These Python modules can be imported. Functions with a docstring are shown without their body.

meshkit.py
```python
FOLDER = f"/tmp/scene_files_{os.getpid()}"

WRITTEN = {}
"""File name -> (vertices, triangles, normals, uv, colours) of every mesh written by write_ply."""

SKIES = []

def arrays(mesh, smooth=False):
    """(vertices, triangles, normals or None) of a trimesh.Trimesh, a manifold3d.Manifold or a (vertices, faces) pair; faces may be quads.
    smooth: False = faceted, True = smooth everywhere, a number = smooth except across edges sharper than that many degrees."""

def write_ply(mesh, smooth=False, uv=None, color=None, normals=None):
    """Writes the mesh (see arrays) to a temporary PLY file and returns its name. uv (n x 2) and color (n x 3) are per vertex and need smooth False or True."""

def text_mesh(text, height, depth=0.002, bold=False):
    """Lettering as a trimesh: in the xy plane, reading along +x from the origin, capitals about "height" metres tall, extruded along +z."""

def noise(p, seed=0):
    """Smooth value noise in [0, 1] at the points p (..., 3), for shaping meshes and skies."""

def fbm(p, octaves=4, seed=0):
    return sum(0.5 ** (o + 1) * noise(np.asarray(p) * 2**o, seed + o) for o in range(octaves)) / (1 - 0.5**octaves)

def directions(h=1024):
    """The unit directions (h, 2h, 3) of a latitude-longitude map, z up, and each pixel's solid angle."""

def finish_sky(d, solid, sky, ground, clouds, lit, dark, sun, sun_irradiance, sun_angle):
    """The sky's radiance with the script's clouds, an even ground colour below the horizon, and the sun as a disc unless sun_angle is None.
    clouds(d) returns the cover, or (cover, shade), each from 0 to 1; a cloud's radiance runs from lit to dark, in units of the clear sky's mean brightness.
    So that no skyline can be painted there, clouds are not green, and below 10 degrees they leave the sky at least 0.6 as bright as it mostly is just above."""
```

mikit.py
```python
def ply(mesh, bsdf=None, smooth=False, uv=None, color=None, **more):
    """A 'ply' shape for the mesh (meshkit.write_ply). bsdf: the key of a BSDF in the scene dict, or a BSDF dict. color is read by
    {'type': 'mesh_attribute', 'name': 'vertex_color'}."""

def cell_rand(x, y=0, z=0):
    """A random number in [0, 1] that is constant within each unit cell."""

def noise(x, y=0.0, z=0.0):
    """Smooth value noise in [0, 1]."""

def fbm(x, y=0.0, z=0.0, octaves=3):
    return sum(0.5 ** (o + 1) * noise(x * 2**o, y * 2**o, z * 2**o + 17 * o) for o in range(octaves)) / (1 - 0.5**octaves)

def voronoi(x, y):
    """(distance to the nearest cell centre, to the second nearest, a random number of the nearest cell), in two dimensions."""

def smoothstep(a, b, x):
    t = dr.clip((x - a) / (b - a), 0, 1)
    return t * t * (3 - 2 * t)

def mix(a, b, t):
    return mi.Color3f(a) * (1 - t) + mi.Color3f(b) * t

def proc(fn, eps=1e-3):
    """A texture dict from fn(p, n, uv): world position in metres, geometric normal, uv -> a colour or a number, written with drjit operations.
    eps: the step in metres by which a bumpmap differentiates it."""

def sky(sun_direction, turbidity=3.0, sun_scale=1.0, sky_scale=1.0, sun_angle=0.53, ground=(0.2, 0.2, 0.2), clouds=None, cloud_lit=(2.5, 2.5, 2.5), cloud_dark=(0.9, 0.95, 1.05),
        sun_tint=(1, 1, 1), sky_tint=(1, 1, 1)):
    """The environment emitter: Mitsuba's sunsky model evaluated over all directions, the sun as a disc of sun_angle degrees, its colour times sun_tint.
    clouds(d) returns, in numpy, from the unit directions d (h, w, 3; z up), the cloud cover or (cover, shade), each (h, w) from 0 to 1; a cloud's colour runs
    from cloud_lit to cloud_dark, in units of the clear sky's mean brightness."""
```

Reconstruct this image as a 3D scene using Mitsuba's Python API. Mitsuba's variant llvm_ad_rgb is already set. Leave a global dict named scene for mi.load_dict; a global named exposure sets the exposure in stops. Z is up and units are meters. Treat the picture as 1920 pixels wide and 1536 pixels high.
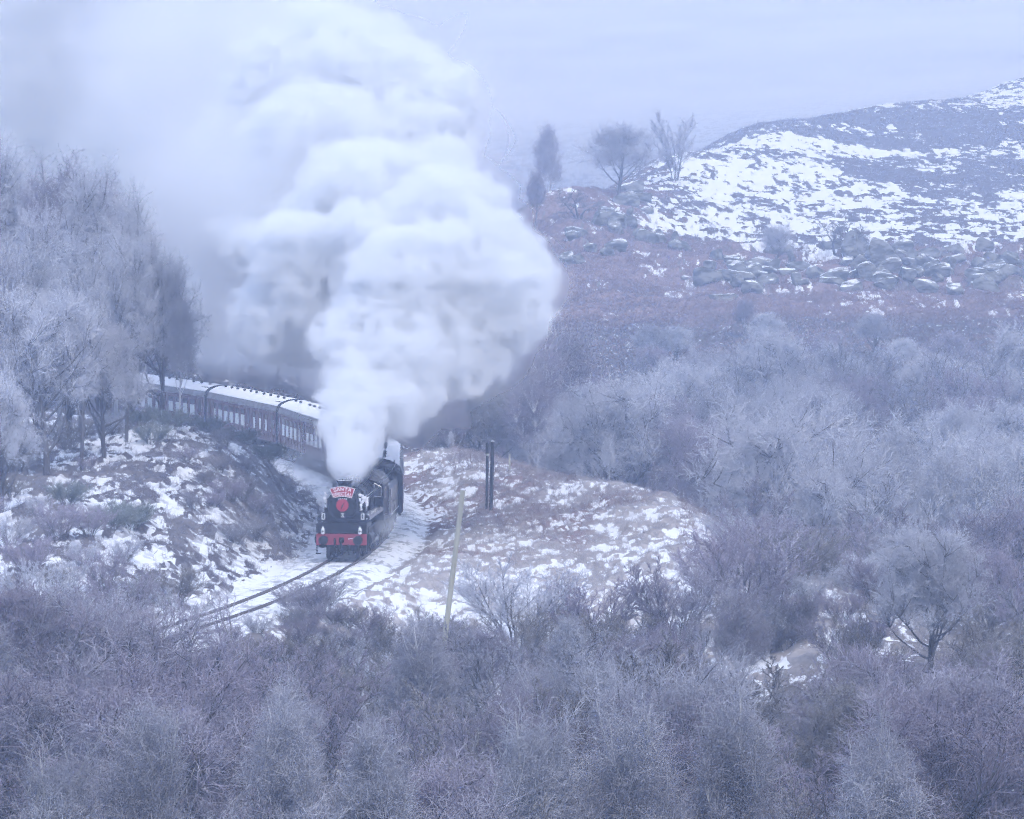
import math, numpy as np, trimesh, manifold3d, mitsuba as mi, drjit as dr, mikit, meshkit
from scipy.interpolate import RBFInterpolator
from scipy import ndimage
T = mi.ScalarTransform4f
rng = np.random.default_rng(7)
scene, labels = {'type': 'scene'}, {}

# ------------------------------------------------------------------ camera, sky, air, exposure
FPX, EYE, YH = 8500.0, 19.9, 304.0                     # focal length in pixels of the photograph, eye height over the rails, horizon row
pitch = math.atan((768 - YH) / FPX)
scene['camera'] = {'type': 'perspective', 'fov': math.degrees(2 * math.atan(960 / FPX)), 'fov_axis': 'x', 'near_clip': 1.0, 'far_clip': 9000.0,
                   'to_world': T().look_at([0, 0, EYE], [0, math.cos(pitch), EYE - math.sin(pitch)], [0, 0, 1]),
                   'medium': {'type': 'ref', 'id': 'air'}}
exposure = 3.05
scene['daylight'] = mikit.sky([0.25, -0.6, 0.75], turbidity=3, sun_scale=0.22, sun_angle=24, ground=(0.55, 0.6, 0.7),
                              clouds=lambda d: (np.ones(d.shape[:2]), np.clip(1.0 - d[..., 2] / .75, 0, 1)),      # overcast: brighter overhead than low down
                              cloud_lit=(0.97, 1.17, 1.74), cloud_dark=(0.66, 0.82, 1.34), sun_tint=(0.78, 0.9, 1.18), sky_tint=(1, 1, 1))
HAZE = 0.00092
scene['air'] = {'type': 'homogeneous', 'albedo': {'type': 'rgb', 'value': [0.86, 0.925, 1.0]}, 'sigma_t': {'type': 'rgb', 'value': [HAZE * .78, HAZE * .92, HAZE * 1.22]}}


def at(px, py, d):
    """The point seen at pixel (px, py) of the photograph, d metres away."""
    return np.array([(px - 960) / FPX * d, d, EYE - d * (py - YH) / FPX])


def X(px, d):
    return (px - 960) / FPX * d


# ------------------------------------------------------------------ helpers
def tag(key, label=None, category=None, group=None, kind=None):
    labels[key] = {k: v for k, v in dict(label=label, category=category, group=group, kind=kind).items() if v}


def num(name, taken={}):
    n = taken.get(name, 0)
    taken[name] = n + 1
    return name if n == 0 else f'{name}_{n:03d}'


def cat(ms):
    vs, fs, a = [], [], 0
    for m in ms:
        v, f = (m.vertices, m.faces) if hasattr(m, 'vertices') else m
        vs.append(np.asarray(v, float)); fs.append(np.asarray(f) + a); a += len(v)
    return np.vstack(vs), np.vstack(fs)


def grid_faces(n, m, wrap=False):
    i, j = np.meshgrid(np.arange(n - 1), np.arange(m if wrap else m - 1), indexing='ij')
    k = (j + 1) % m
    return np.stack([i * m + j, i * m + k, (i + 1) * m + k, (i + 1) * m + j], -1).reshape(-1, 4)


def tri(q):
    return np.vstack([q[:, [0, 1, 2]], q[:, [0, 2, 3]]])


def npr(x, y=0, z=0):
    """numpy twins of mikit.cell_rand / noise / fbm"""
    x, y, z = (np.asarray(np.floor(np.asarray(v, float)).astype(np.int64) + 1000000, np.int64) for v in (x, y, z))
    h = (x * 374761393 + y * 668265263 + z * 2147483647) & 0xFFFFFFFF
    h = ((h ^ (h >> 13)) * 1274126177) & 0xFFFFFFFF
    return ((h ^ (h >> 16)) & 0xFFFFFF) / 16777215.0


def nnoise(x, y=0.0, z=0.0):
    p = [np.asarray(v, float) for v in (x, y, z)]
    i = [np.floor(v) for v in p]
    t = [(v - a) * (v - a) * (3 - 2 * (v - a)) for v, a in zip(p, i)]
    L = lambda a, b, w: a + (b - a) * w
    e = lambda b, c: L(npr(i[0], i[1] + b, i[2] + c), npr(i[0] + 1, i[1] + b, i[2] + c), t[0])
    if np.ndim(z) == 0 and float(z) == int(z):
        return L(e(0, 0), e(1, 0), t[1])
    return L(L(e(0, 0), e(1, 0), t[1]), L(e(0, 1), e(1, 1), t[1]), t[2])


def nfbm(x, y=0.0, z=0.0, octaves=3):
    return sum(0.5 ** (o + 1) * nnoise(x * 2**o, y * 2**o, z * 2**o + 17 * o) for o in range(octaves)) / (1 - 0.5**octaves)


def nstep(a, b, x):
    t = np.clip((x - a) / (b - a), 0, 1)
    return t * t * (3 - 2 * t)


# ------------------------------------------------------------------ the line of the track: a circle of 224 m radius
TX, TY, PSI0, KAP = -8.548, 225.69, -0.10259, 0.00447
RAD = 1 / KAP
CX, CY = TX - math.cos(PSI0) * RAD, TY - math.sin(PSI0) * RAD


def track(s, lat=0.0, z=0.0):
    """The point s metres behind the engine's buffer beam, lat metres to the right of the track's middle."""
    p = PSI0 + KAP * np.asarray(s, float)
    return np.stack([CX + (RAD + lat) * np.cos(p), CY + (RAD + lat) * np.sin(p), np.broadcast_to(z, p.shape)], -1)


def off_track(x, y):
    return np.hypot(x - CX, y - CY) - RAD


# ------------------------------------------------------------------ terrain
CTRL = []   # (column of the photograph, distance, height)


def ctl(px, *dz):
    for d, z in dz:
        CTRL.append((px, d, z))


def see(px, *dy):
    for d, py in dy:
        CTRL.append((px, d, EYE - d * (py - YH) / FPX))


for px in (-900, 0, 500, 960, 1400, 1920, 2800):
    ctl(px, (8, 17.6), (18, 14.2), (40, 6.5), (62, 1.0), (85, -3.4), (112, -5.5))
ctl(-900, (150, -4), (190, -2), (230, 2), (300, 6), (400, 10), (520, 16), (700, 24)); ctl(0, (150, -5.5), (175, -4.5), (192, -1.2), (205, .2)); ctl(350, (150, -6), (180, -4.5), (196, -1.2)); ctl(560, (180, -4.8), (194, -3.2), (204, -1.6))
ctl(650, (150, -6.5), (190, -4.4), (206, -1.8), (214, -.6)); ctl(960, (150, -6.5), (190, -4), (215, -1)); ctl(1400, (150, -6.5), (185, -4.5), (205, -1.6)); ctl(1760, (150, -5), (178, -1.6), (192, -2)); ctl(2300, (150, -4), (190, -3), (250, -6))
see(100, (218, 985), (232, 925), (248, 860), (270, 822)); ctl(100, (290, 3.2), (315, 2))
ctl(-300, (225, 2.5), (255, 5.5), (290, 5.5), (330, 4))
see(300, (207, 1112), (222, 1000), (240, 885), (262, 800)); ctl(300, (282, 3.4), (303, 1.2))
see(450, (219, 1075), (234, 970), (252, 872), (266, 842)); ctl(450, (282, 2.0), (297, .6))
see(545, (238, 995), (252, 925), (264, 880)); ctl(545, (276, .6))
ctl(650, (228, 0), (245, 0)); ctl(600, (270, 0), (285, 0)); ctl(500, (303, .1)); ctl(350, (330, .2)); ctl(0, (360, .8))
ctl(760, (232, 0), (258, -.1), (292, .1)); ctl(850, (212, -.8), (235, -.2), (262, -.1), (288, .6), (302, .4), (325, -2.5))
ctl(1000, (210, -1.2), (235, -.3), (262, .1), (286, .3), (298, -.8), (325, -5.5)); ctl(1200, (208, -1.0), (235, .1), (262, .5), (272, 0), (292, -4.5), (322, -8.5))
ctl(1330, (205, -.8), (232, .3), (248, .4), (260, -1), (282, -6.5)); ctl(1500, (198, -1.2), (216, .1), (228, -1), (252, -6), (290, -9)); ctl(1650, (198, -1.6), (208, -.6), (222, -2.5), (250, -7), (290, -9.5))
ctl(1920, (198, -3.5), (222, -5.5), (250, -8), (290, -9.5)); ctl(2300, (300, -9))
for px in (1000, 1250, 1500, 1900, 2400):
    ctl(px, (350, -9), (410, -6.5), (465, -4))
ctl(600, (325, .2), (370, 1), (440, 3), (550, 6)); ctl(800, (325, -1.5), (370, -3), (440, -3), (540, -1)); ctl(300, (355, 2), (390, 5), (470, 9), (600, 12)); ctl(0, (390, 5.5), (470, 10), (600, 14))
see(1000, (520, 602), (575, 480), (620, 375)); ctl(1000, (660, 13.5), (740, 6), (900, 2))
see(1240, (515, 600), (552, 540), (620, 425), (690, 350), (745, 296)); ctl(1240, (790, 18), (900, 10))
see(1400, (512, 600), (545, 545), (600, 462), (700, 360), (850, 241)); ctl(1400, (900, 21), (1000, 14))
see(1620, (512, 600), (545, 540), (600, 462), (700, 365), (820, 270), (920, 203)); ctl(1620, (1000, 26), (1100, 20))
see(1920, (512, 600), (545, 540), (600, 465), (700, 370), (820, 268), (940, 185), (1020, 151)); ctl(1920, (1120, 36))
ctl(2600, (540, 3), (700, 16), (940, 36), (1100, 47)); ctl(860, (530, -.5), (620, 3), (700, 3))
for px, a, b, c in ((-900, 20, 30, 55), (0, 11, 18, 42), (500, 6, 16, 40), (960, 3, 14, 38), (1400, 9, 20, 40), (1920, 28, 30, 52), (2800, 40, 45, 70)):
    ctl(px, (1150, a), (1400, b + 4), (1800, b + 34), (2300, b + 84), (2900, b + 140), (4500, b + 190))
_c = np.array(CTRL)
_uv = lambda px, d: np.stack([(px - 960) / 700, np.log(d) * 4.5], -1)
_rbf = RBFInterpolator(_uv(_c[:, 0], _c[:, 1]), _c[:, 2], kernel='thin_plate_spline', smoothing=2e-3)


def base_height(x, y):
    x, y = np.broadcast_arrays(np.asarray(x, float), np.asarray(y, float))
    d = np.clip(y, 8, 4500)
    px = np.clip(960 + x / np.maximum(d, 1) * FPX, -900, 2800)
    u = _uv(px.ravel(), d.ravel())
    z = np.concatenate([_rbf(u[i:i + 60000]) for i in range(0, len(u), 60000)]).reshape(x.shape)
    q = off_track(x, y)
    near = (y > 120) & (y < 420) & (x < 60)
    w = np.where(q < 0, nstep(3.0, 7.5, -q), nstep(3.2, 7.0, q))
    z = np.where(near, z * w + (-0.42) * (1 - w) * nstep(0, 1, 1 - w) + 0 * z, z)
    bed = nstep(2.6, 1.7, np.abs(q)) * 0.30
    return z + np.where(near, bed, 0)


# zones of the ground, shared by the mesh and its material (F: noise, B: fbm, S: smoothstep of either library)
def zones(x, y, F, B, S):
    q = ((x - CX) * (x - CX) + (y - CY) * (y - CY)) ** 0.5 - RAD
    big = B(x * .05, y * .028, 3.0)
    mid = B(x * .30, y * .16, 9.0)
    fine = B(x * 1.7, y * .75, 5.0)
    hill = S(505.0, 520.0, y)
    snowfield = S(570.0, 625.0, y + 60 * (big - .5) + 30 * (mid - .5) + S(20, -5, x) * 80) * S(8, 30, x + 30 * (mid - .5) + (y - 600) * .03)
    left = S(1.0, -3.0, q) * (1 - S(330.0, 345.0, y))
    plain = S(1.0, 4.0, q) * S(188.0, 198.0, y) * (1 - S(296.0, 306.0, y)) * (1 - .8 * S(13.0, 20.0, x + 6 * (mid - .5)))
    return q, big, mid, fine, hill, snowfield, left, plain


def vegetation(x, y, F, B, S):
    """How much heather or tussock grass breaks the snow, 0 to 1"""
    q, big, mid, fine, hill, sf, left, plain = zones(x, y, F, B, S)
    band = B(x * .022, y * .034, 21.0)
    patch = B(x * .10, y * .05, 33.0)
    clump = B(x * .55, y * .17, 41.0)
    speck = B(x * 1.4, y * .45, 43.0)
    crest = S(798.0, 826.0, y + 25 * (mid - .5)) * S(905.0, 870.0, y + 40 * (patch - .5)) * .26 + S(50.0, 66.0, x + 20 * (patch - .5)) * S(700.0, 735.0, y) * S(805.0, 770.0, y) * .24
    onhill = S(.36, .68, .30 * (band - .5) + .50 * (patch - .5) + .52 * (clump - .5) + .55 * (speck - .5) + .74 - .275 * sf + crest)
    tiny2 = B(x * 3.4, y * 1.5, 11.0)
    m_left = S(.37, .64, .20 * mid + .42 * fine + .28 * tiny2 + .10 * big - .035)
    m_plain = S(.35, .66, .18 * mid + .42 * fine + .32 * tiny2 + .08 * big)
    wood = .50 + .5 * fine
    v = wood * (1 - hill) * (1 - left) * (1 - plain) + onhill * hill + m_left * left * (1 - hill) + m_plain * plain * (1 - hill)
    tr = S(2.9, 2.2, q) * S(-3.6, -2.6, q) * (1 - hill)
    return v * (1 - tr) + tr * .0


def axis(parts):
    return np.unique(np.concatenate(parts))


gx = axis([np.arange(-46, 34.1, .42), np.sign(np.linspace(-1, 1, 2)) [0] * (46 + 1.1 * (1.045 ** np.arange(0, 140) - 1) / .045), 34 + .9 * (1.04 ** np.arange(0, 150) - 1) / .04])
gx = gx[(gx > -5000) & (gx < 5000)]
gy = axis([np.linspace(-400, 90, 40), np.arange(90, 190, .9), np.arange(190, 312, .42), 312 * np.exp(np.arange(0, math.log(1300 / 312), .0035)), 1300 * np.exp(np.arange(0, math.log(6000 / 1300), .02))])
GX, GY = np.meshgrid(gx, gy, indexing='xy')
GZ = base_height(GX, GY)
VEG = vegetation(GX, GY, nnoise, nfbm, nstep)
qq = off_track(GX, GY)
rough = np.where((GY < 420) & (np.abs(qq) < 3.2), .06, 1.0)
lump = (nfbm(GX * .35, GY * .3, 2.0, 4) - .5) * np.where(GY > 480, 1.6, .7) + (nfbm(GX * 1.3, GY * 1.1, 4.0, 2) - .5) * .35
crag = nstep(530, 548, GY) * nstep(620, 590, GY) * nstep(12, 30, GX)
GZ = GZ + rough * nstep(1700, 1200, GY) * (lump * (1 - .35 * nstep(620, 700, GY)) + VEG * .28 + crag * 1.2 * (nstep(.45, .60, nfbm(GX * .12, GY * .2, 31.0, 3)) - .4))
scene_ground = (np.stack([GX, GY, GZ], -1).reshape(-1, 3), grid_faces(len(gy), len(gx)))


def height(x, y):
    return ndimage.map_coordinates(GZ, [np.interp(np.atleast_1d(y), gy, np.arange(len(gy))), np.interp(np.atleast_1d(x), gx, np.arange(len(gx)))], order=1)


def H(x, y):
    return float(height(x, y)[0])


def ground_d(px, py, lo=480, hi=1000):
    """Where the line of sight through this pixel meets the ground"""
    ds = np.arange(lo, hi, 1.0)
    e = height(X(px, ds), ds) - (EYE - ds * (py - YH) / FPX)
    i = np.argmax(e > 0)
    return float(ds[i]) if e[i] > 0 else None


# ------------------------------------------------------------------ materials
def two(b):
    return {'type': 'twosided', 'nested': b}


def rgbv(*c):
    return {'type': 'rgb', 'value': list(c)}


def matt(key, c, fn=None, rough=.9, **k):
    if rough >= .9:
        scene[key] = two({'type': 'diffuse', 'reflectance': mikit.proc(fn) if fn else rgbv(*c)})
    else:
        scene[key] = two({'type': 'principled', 'base_color': mikit.proc(fn) if fn else rgbv(*c), 'roughness': rough, **k})


def c3(*v):
    return mi.Color3f(*v)


def ground_color(p, n, uv):
    S, F, B, M = mikit.smoothstep, mikit.noise, mikit.fbm, mikit.mix
    x, y = p.x, p.y
    q, big, mid, fine, hill, sf, left, plain = zones(x, y, F, B, S)
    veg = vegetation(x, y, F, B, S)
    tiny = B(x * 4.9, y * 2.6, 7.0)
    snow = S(.60, .40, veg + .80 * (tiny - .5))
    flat = S(.62, .92, n.z + .25 * (tiny - .5))
    snow = snow * (.10 + .90 * flat)
    heather = M((.07, .064, .074), (.15, .135, .145), tiny)
    straw = M((.28, .26, .25), (.48, .44, .42), tiny)
    bracken = M((.15, .105, .105), (.27, .20, .195), S(.3, .7, mid * .5 + tiny * .5))
    litter = M((.05, .048, .052), (.14, .125, .13), tiny)
    rock = M((.12, .125, .12), (.24, .24, .23), fine)
    c = litter
    c = M(c, M(heather, straw, S(.5, .7, mid) * .3), left * (1 - hill))
    c = M(c, M(straw, bracken, S(.58, .74, big * .6 + mid * .4)), plain * (1 - hill))
    onh = M(bracken, heather, S(.3, .8, sf + .5 * (mid - .5)))
    onh = M(onh, rock, S(.30, .12, n.z - .55) * S(525.0, 545.0, y))
    c = M(c, onh, hill)
    ballast = S(.50, .62, tiny * .55 + fine * .45) * .8
    tr = S(2.9, 2.4, q) * S(-3.4, -2.6, q) * (1 - hill) * (1 - S(380.0, 400.0, y))
    snow = snow * (1 - tr) + (1 - ballast * .75) * tr
    c = M(c, c3(.12, .115, .115), tr)
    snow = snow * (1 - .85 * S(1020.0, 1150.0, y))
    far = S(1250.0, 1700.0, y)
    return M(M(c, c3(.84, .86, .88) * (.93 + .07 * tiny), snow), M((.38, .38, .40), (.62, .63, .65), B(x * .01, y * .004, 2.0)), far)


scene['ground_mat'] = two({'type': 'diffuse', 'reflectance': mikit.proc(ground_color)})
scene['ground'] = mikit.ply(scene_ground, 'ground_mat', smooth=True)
tag('ground', 'rolling snowy valley ground with heather, straw grass and bracken showing through', kind='structure')


def frosted(dark, light, frost, amount):
    def fn(p, n, uv):
        a = mikit.fbm(p.x * .13, p.y * .10, p.z * .13)
        b = mikit.noise(p.x * 1.1, p.y * 1.1, p.z * 1.1)
        base = mikit.mix(dark, light, mikit.smoothstep(.3, .7, a))
        f = mikit.smoothstep(-.9, 1.3, n.z + .9 * (b - .5)) * amount * (.55 + .9 * mikit.smoothstep(.35, .65, mikit.noise(p.x * .21, p.y * .16, p.z * .3 + 40)))
        return mikit.mix(base, frost, dr.clip(f, 0, 1))
    return fn


FROST = (.74, .77, .82)
matt('bark', None, frosted((.045, .042, .045), (.10, .09, .09), FROST, .16))
matt('birch_bark', None, frosted((.34, .34, .34), (.62, .62, .62), FROST, .2))
matt('twigs_mauve', None, frosted((.19, .16, .205), (.31, .265, .33), FROST, .32))
matt('twigs_mid', None, frosted((.25, .245, .28), (.37, .365, .41), FROST, .40))
matt('twigs_olive', None, frosted((.145, .128, .118), (.245, .222, .205), FROST, .22))
matt('twigs_pale', None, frosted((.38, .385, .425), (.52, .525, .565), FROST, .58))
matt('twigs_dark', None, frosted((.08, .075, .085), (.15, .14, .15), FROST, .16))
matt('broom_green', None, frosted((.10, .125, .105), (.17, .20, .17), FROST, .30))
matt('heather_twigs', None, frosted((.11, .10, .115), (.22, .20, .22), FROST, .34))
matt('straw', None, frosted((.30, .27, .26), (.46, .43, .41), FROST, .40))
matt('bracken_fronds', None, frosted((.15, .10, .10), (.27, .19, .185), FROST, .28))


# ------------------------------------------------------------------ trees
def unit(v):
    return v / np.maximum(np.linalg.norm(v, axis=-1, keepdims=True), 1e-9)


def tubes(P, R, sides, tip=True):
    """Tapered tubes on the polylines P (n, k, 3) with radii R (n, k); the last point is a tip."""
    n, k, _ = P.shape
    t = unit(np.gradient(P, axis=1)) if k > 2 else np.repeat(unit(P[:, 1:] - P[:, :1]), 2, 1)
    ref = np.where(np.abs(t[:, :1, 2:]) < .8, [0, 0, 1.0], [1.0, 0, 0])
    a = unit(np.cross(t, np.broadcast_to(ref, t.shape))); b = np.cross(t, a)
    ang = np.arange(sides) * 2 * math.pi / sides + rng.random((n, 1, 1)) * 6
    ring = P[:, :, None] + R[:, :, None, None] * (np.cos(ang)[..., None] * a[:, :, None] + np.sin(ang)[..., None] * b[:, :, None])
    kr = k - 1 if tip else k
    v = ring[:, :kr].reshape(n, -1, 3)
    f = tri(grid_faces(kr, sides, True)) if kr > 1 else np.zeros((0, 3), int)
    if tip:
        v = np.concatenate([v, P[:, -1:]], 1)
        j = np.arange(sides)
        f = np.vstack([f, np.stack([(kr - 1) * sides + j, (kr - 1) * sides + (j + 1) % sides, np.full(sides, kr * sides)], 1)])
    per = v.shape[1]
    return v.reshape(-1, 3), (f[None] + (np.arange(n) * per)[:, None, None]).reshape(-1, 3)


def sprout(P, R, n, t0, t1, ang, ratio, k, wiggle, up, rr, prof=lambda t: 1 - .6 * t, lens=None):
    """n children on each polyline of P"""
    N, K, _ = P.shape
    t = t0 + (t1 - t0) * ((np.arange(n) + rng.random((N, n))) / n)
    f = t * (K - 1); i = np.minimum(f.astype(int), K - 2); w = (f - i)[..., None]
    ar = np.arange(N)[:, None]
    o = P[ar, i] * (1 - w) + P[ar, i + 1] * w
    pd = unit(P[ar, i + 1] - P[ar, i])
    pr = R[ar, i] * (1 - w[..., 0]) + R[ar, i + 1] * w[..., 0]
    L = (np.linalg.norm(np.diff(P, axis=1), axis=-1).sum(1)[:, None] if lens is None else lens) * ratio * prof(t) * (.7 + .6 * rng.random((N, n)))
    az = (np.arange(n) * 2.4 + rng.random((N, 1)) * 6.28 + rng.normal(0, .5, (N, n)))[..., None]
    ref = np.where(np.abs(pd[..., 2:]) < .9, [0, 0, 1.0], [1.0, 0, 0])
    a = unit(np.cross(pd, ref)); b = np.cross(pd, a)
    th = np.radians(ang) * (.75 + .5 * rng.random((N, n, 1)))
    d = unit(np.cos(th) * pd + np.sin(th) * (np.cos(az) * a + np.sin(az) * b)).reshape(-1, 3)
    o, L, pr = o.reshape(-1, 3), L.reshape(-1), pr.reshape(-1)
    pts = [o]
    for s in range(k - 1):
        d = unit(d + rng.normal(0, wiggle, d.shape) + np.array([0, 0, up]))
        pts.append(pts[-1] + d * (L / (k - 1))[:, None])
    Q = np.stack(pts, 1)
    r0 = pr * rr
    return Q, r0[:, None] * np.linspace(1, .35, k)[None]


def trunk_lines(n, Hh, r, spread, k=7, wig=.05, up=.05):
    P = []
    for i in range(n):
        az = i * 2.4 + rng.random() * 2
        d = np.array([math.cos(az) * spread, math.sin(az) * spread, 1.0]); d /= np.linalg.norm(d)
        p = np.array([math.cos(az), math.sin(az), 0]) * .15 * (n > 1); pts = [p + [0, 0, -.6]]
        L = Hh * (.8 + .25 * rng.random()) if n > 1 else Hh
        for s in range(k - 1):
            d = d + rng.normal(0, wig, 3) + [0, 0, up]; d /= np.linalg.norm(d)
            p = p + d * L / (k - 1); pts.append(p)
        P.append(pts)
    return np.array(P), np.tile(r * np.linspace(1, .25, k) * (1 if n == 1 else .6), (n, 1))


def make_tree(seed, kind):
    """(wood mesh, twig mesh) of a bare tree of about unit kind size (metres)"""
    global rng
    rng = np.random.default_rng(seed)
    if kind in ('birch', 'dome', 'full'):
        if kind == 'birch':      # tall, ascending limbs, hanging fine twigs
            P, R = trunk_lines(1, 11.8, .15, .05, 9, .04, .05)
            l1 = sprout(P, R, 24, .2, .95, 42, .32, 5, .12, .12, .45, lambda t: 1.05 - .75 * t)
            cz, rx, rz, nt, drop, lift = 7.4, 2.5, 5.0, 300, 1.3, -.02
        else:                    # round crown
            P, R = trunk_lines(1, 5.6, .20, .12, 7, .09, .03)
            l1 = sprout(P, R, 22, .16, 1, 54, .66, 6, .13, .12, .5, lambda t: 1.0 - .34 * t)
            cz, rx, rz, nt, drop, lift = 4.9, 3.9, 3.5, 330 if kind == 'full' else 240, .9, .05
        u = unit(rng.normal(0, 1, (nt, 3))); u[:, 2] = np.where(u[:, 2] < -.55, -u[:, 2], u[:, 2])
        lob = .42 + 1.15 * nfbm(u[:, 0] * 1.9 + seed * 3, u[:, 1] * 1.9, u[:, 2] * 1.9 + .5, 2)
        tips = np.array([0, 0, cz]) + u * [rx, rx, rz] * (lob * rng.random(nt) ** .48 * .92)[:, None]
        sk = np.concatenate([l1[0][:, 1:].reshape(-1, 3), P[:, 2:].reshape(-1, 3)])
        dd = np.linalg.norm(tips[:, None] - sk[None] - [0, 0, drop], axis=-1)
        root = sk[np.argmin(dd, 1)]
        w = np.linspace(0, 1, 5)[None, :, None]
        mid = root + (tips - root) * .5 + np.stack([rng.normal(0, .12, nt), rng.normal(0, .12, nt), -.12 + rng.normal(0, .1, nt)], -1)
        Q = root[:, None] * (1 - w) ** 2 + 2 * mid[:, None] * w * (1 - w) + tips[:, None] * w ** 2
        l2 = (Q, np.broadcast_to(.028 * np.linspace(1, .45, 5), (nt, 5)))
        one = np.ones((nt, 1))
        l3 = sprout(*l2, 9, .3, 1, 48, .95, 3, .2, lift, .6, lambda t: 1.1 - .3 * t, lens=one)
        l4 = sprout(*l3, 7, .08, 1, 42, .62, 2, .2, lift - (.10 if kind == 'birch' else .02), .75)
    elif kind == 'scrub':        # many stems from the root, vase of upright whips
        P, R = trunk_lines(7, 5.2, .08, .42, 6, .07, .03)
        l1 = sprout(P, R, 10, .2, 1, 32, .42, 4, .12, .10, .55)
        l2 = sprout(*l1, 8, .15, 1, 34, .5, 3, .15, .08, .6)
        l3 = sprout(*l2, 6, .1, 1, 34, .56, 3, .15, .08, .7)
        l4 = sprout(*l3, 5, .15, 1, 36, .66, 2, .15, .06, .8)
    elif kind == 'gnarly':       # open hawthorn with few twisting limbs
        P, R = trunk_lines(3, 3.2, .2, .5, 6, .22, .02)
        l1 = sprout(P, R, 7, .3, 1, 50, .75, 6, .26, .05, .65)
        l2 = sprout(*l1, 7, .25, 1, 50, .5, 4, .26, .03, .6)
        l3 = sprout(*l2, 7, .15, 1, 50, .5, 3, .25, 0, .6)
        l4 = sprout(*l3, 5, .1, 1, 45, .6, 2, .2, 0, .75)
    elif kind == 'bush':         # a man-high thicket of frosted stems
        P, R = trunk_lines(14, 2.5, .035, .62, 5, .10, .04)
        l1 = sprout(P, R, 9, .15, 1, 32, .46, 4, .14, .08, .7)
        l2 = sprout(*l1, 7, .1, 1, 34, .52, 3, .15, .06, .75)
        l3 = sprout(*l2, 5, .1, 1, 34, .6, 2, .15, .04, .85)
        l4 = None
    elif kind == 'broom':        # low whippy bush
        P, R = trunk_lines(16, 1.5, .02, .75, 5, .10, .05)
        l1 = sprout(P, R, 9, .15, 1, 26, .55, 4, .1, .08, .8)
        l2 = sprout(*l1, 7, .1, 1, 24, .55, 3, .1, .06, .8)
        l3 = sprout(*l2, 3, .1, 1, 24, .6, 2, .1, .04, .9)
        l4 = None
    thin = .72 if kind == 'scrub' else 1.0
    wood = [tubes(P, R, 7), tubes(*l1, 4)]
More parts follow.
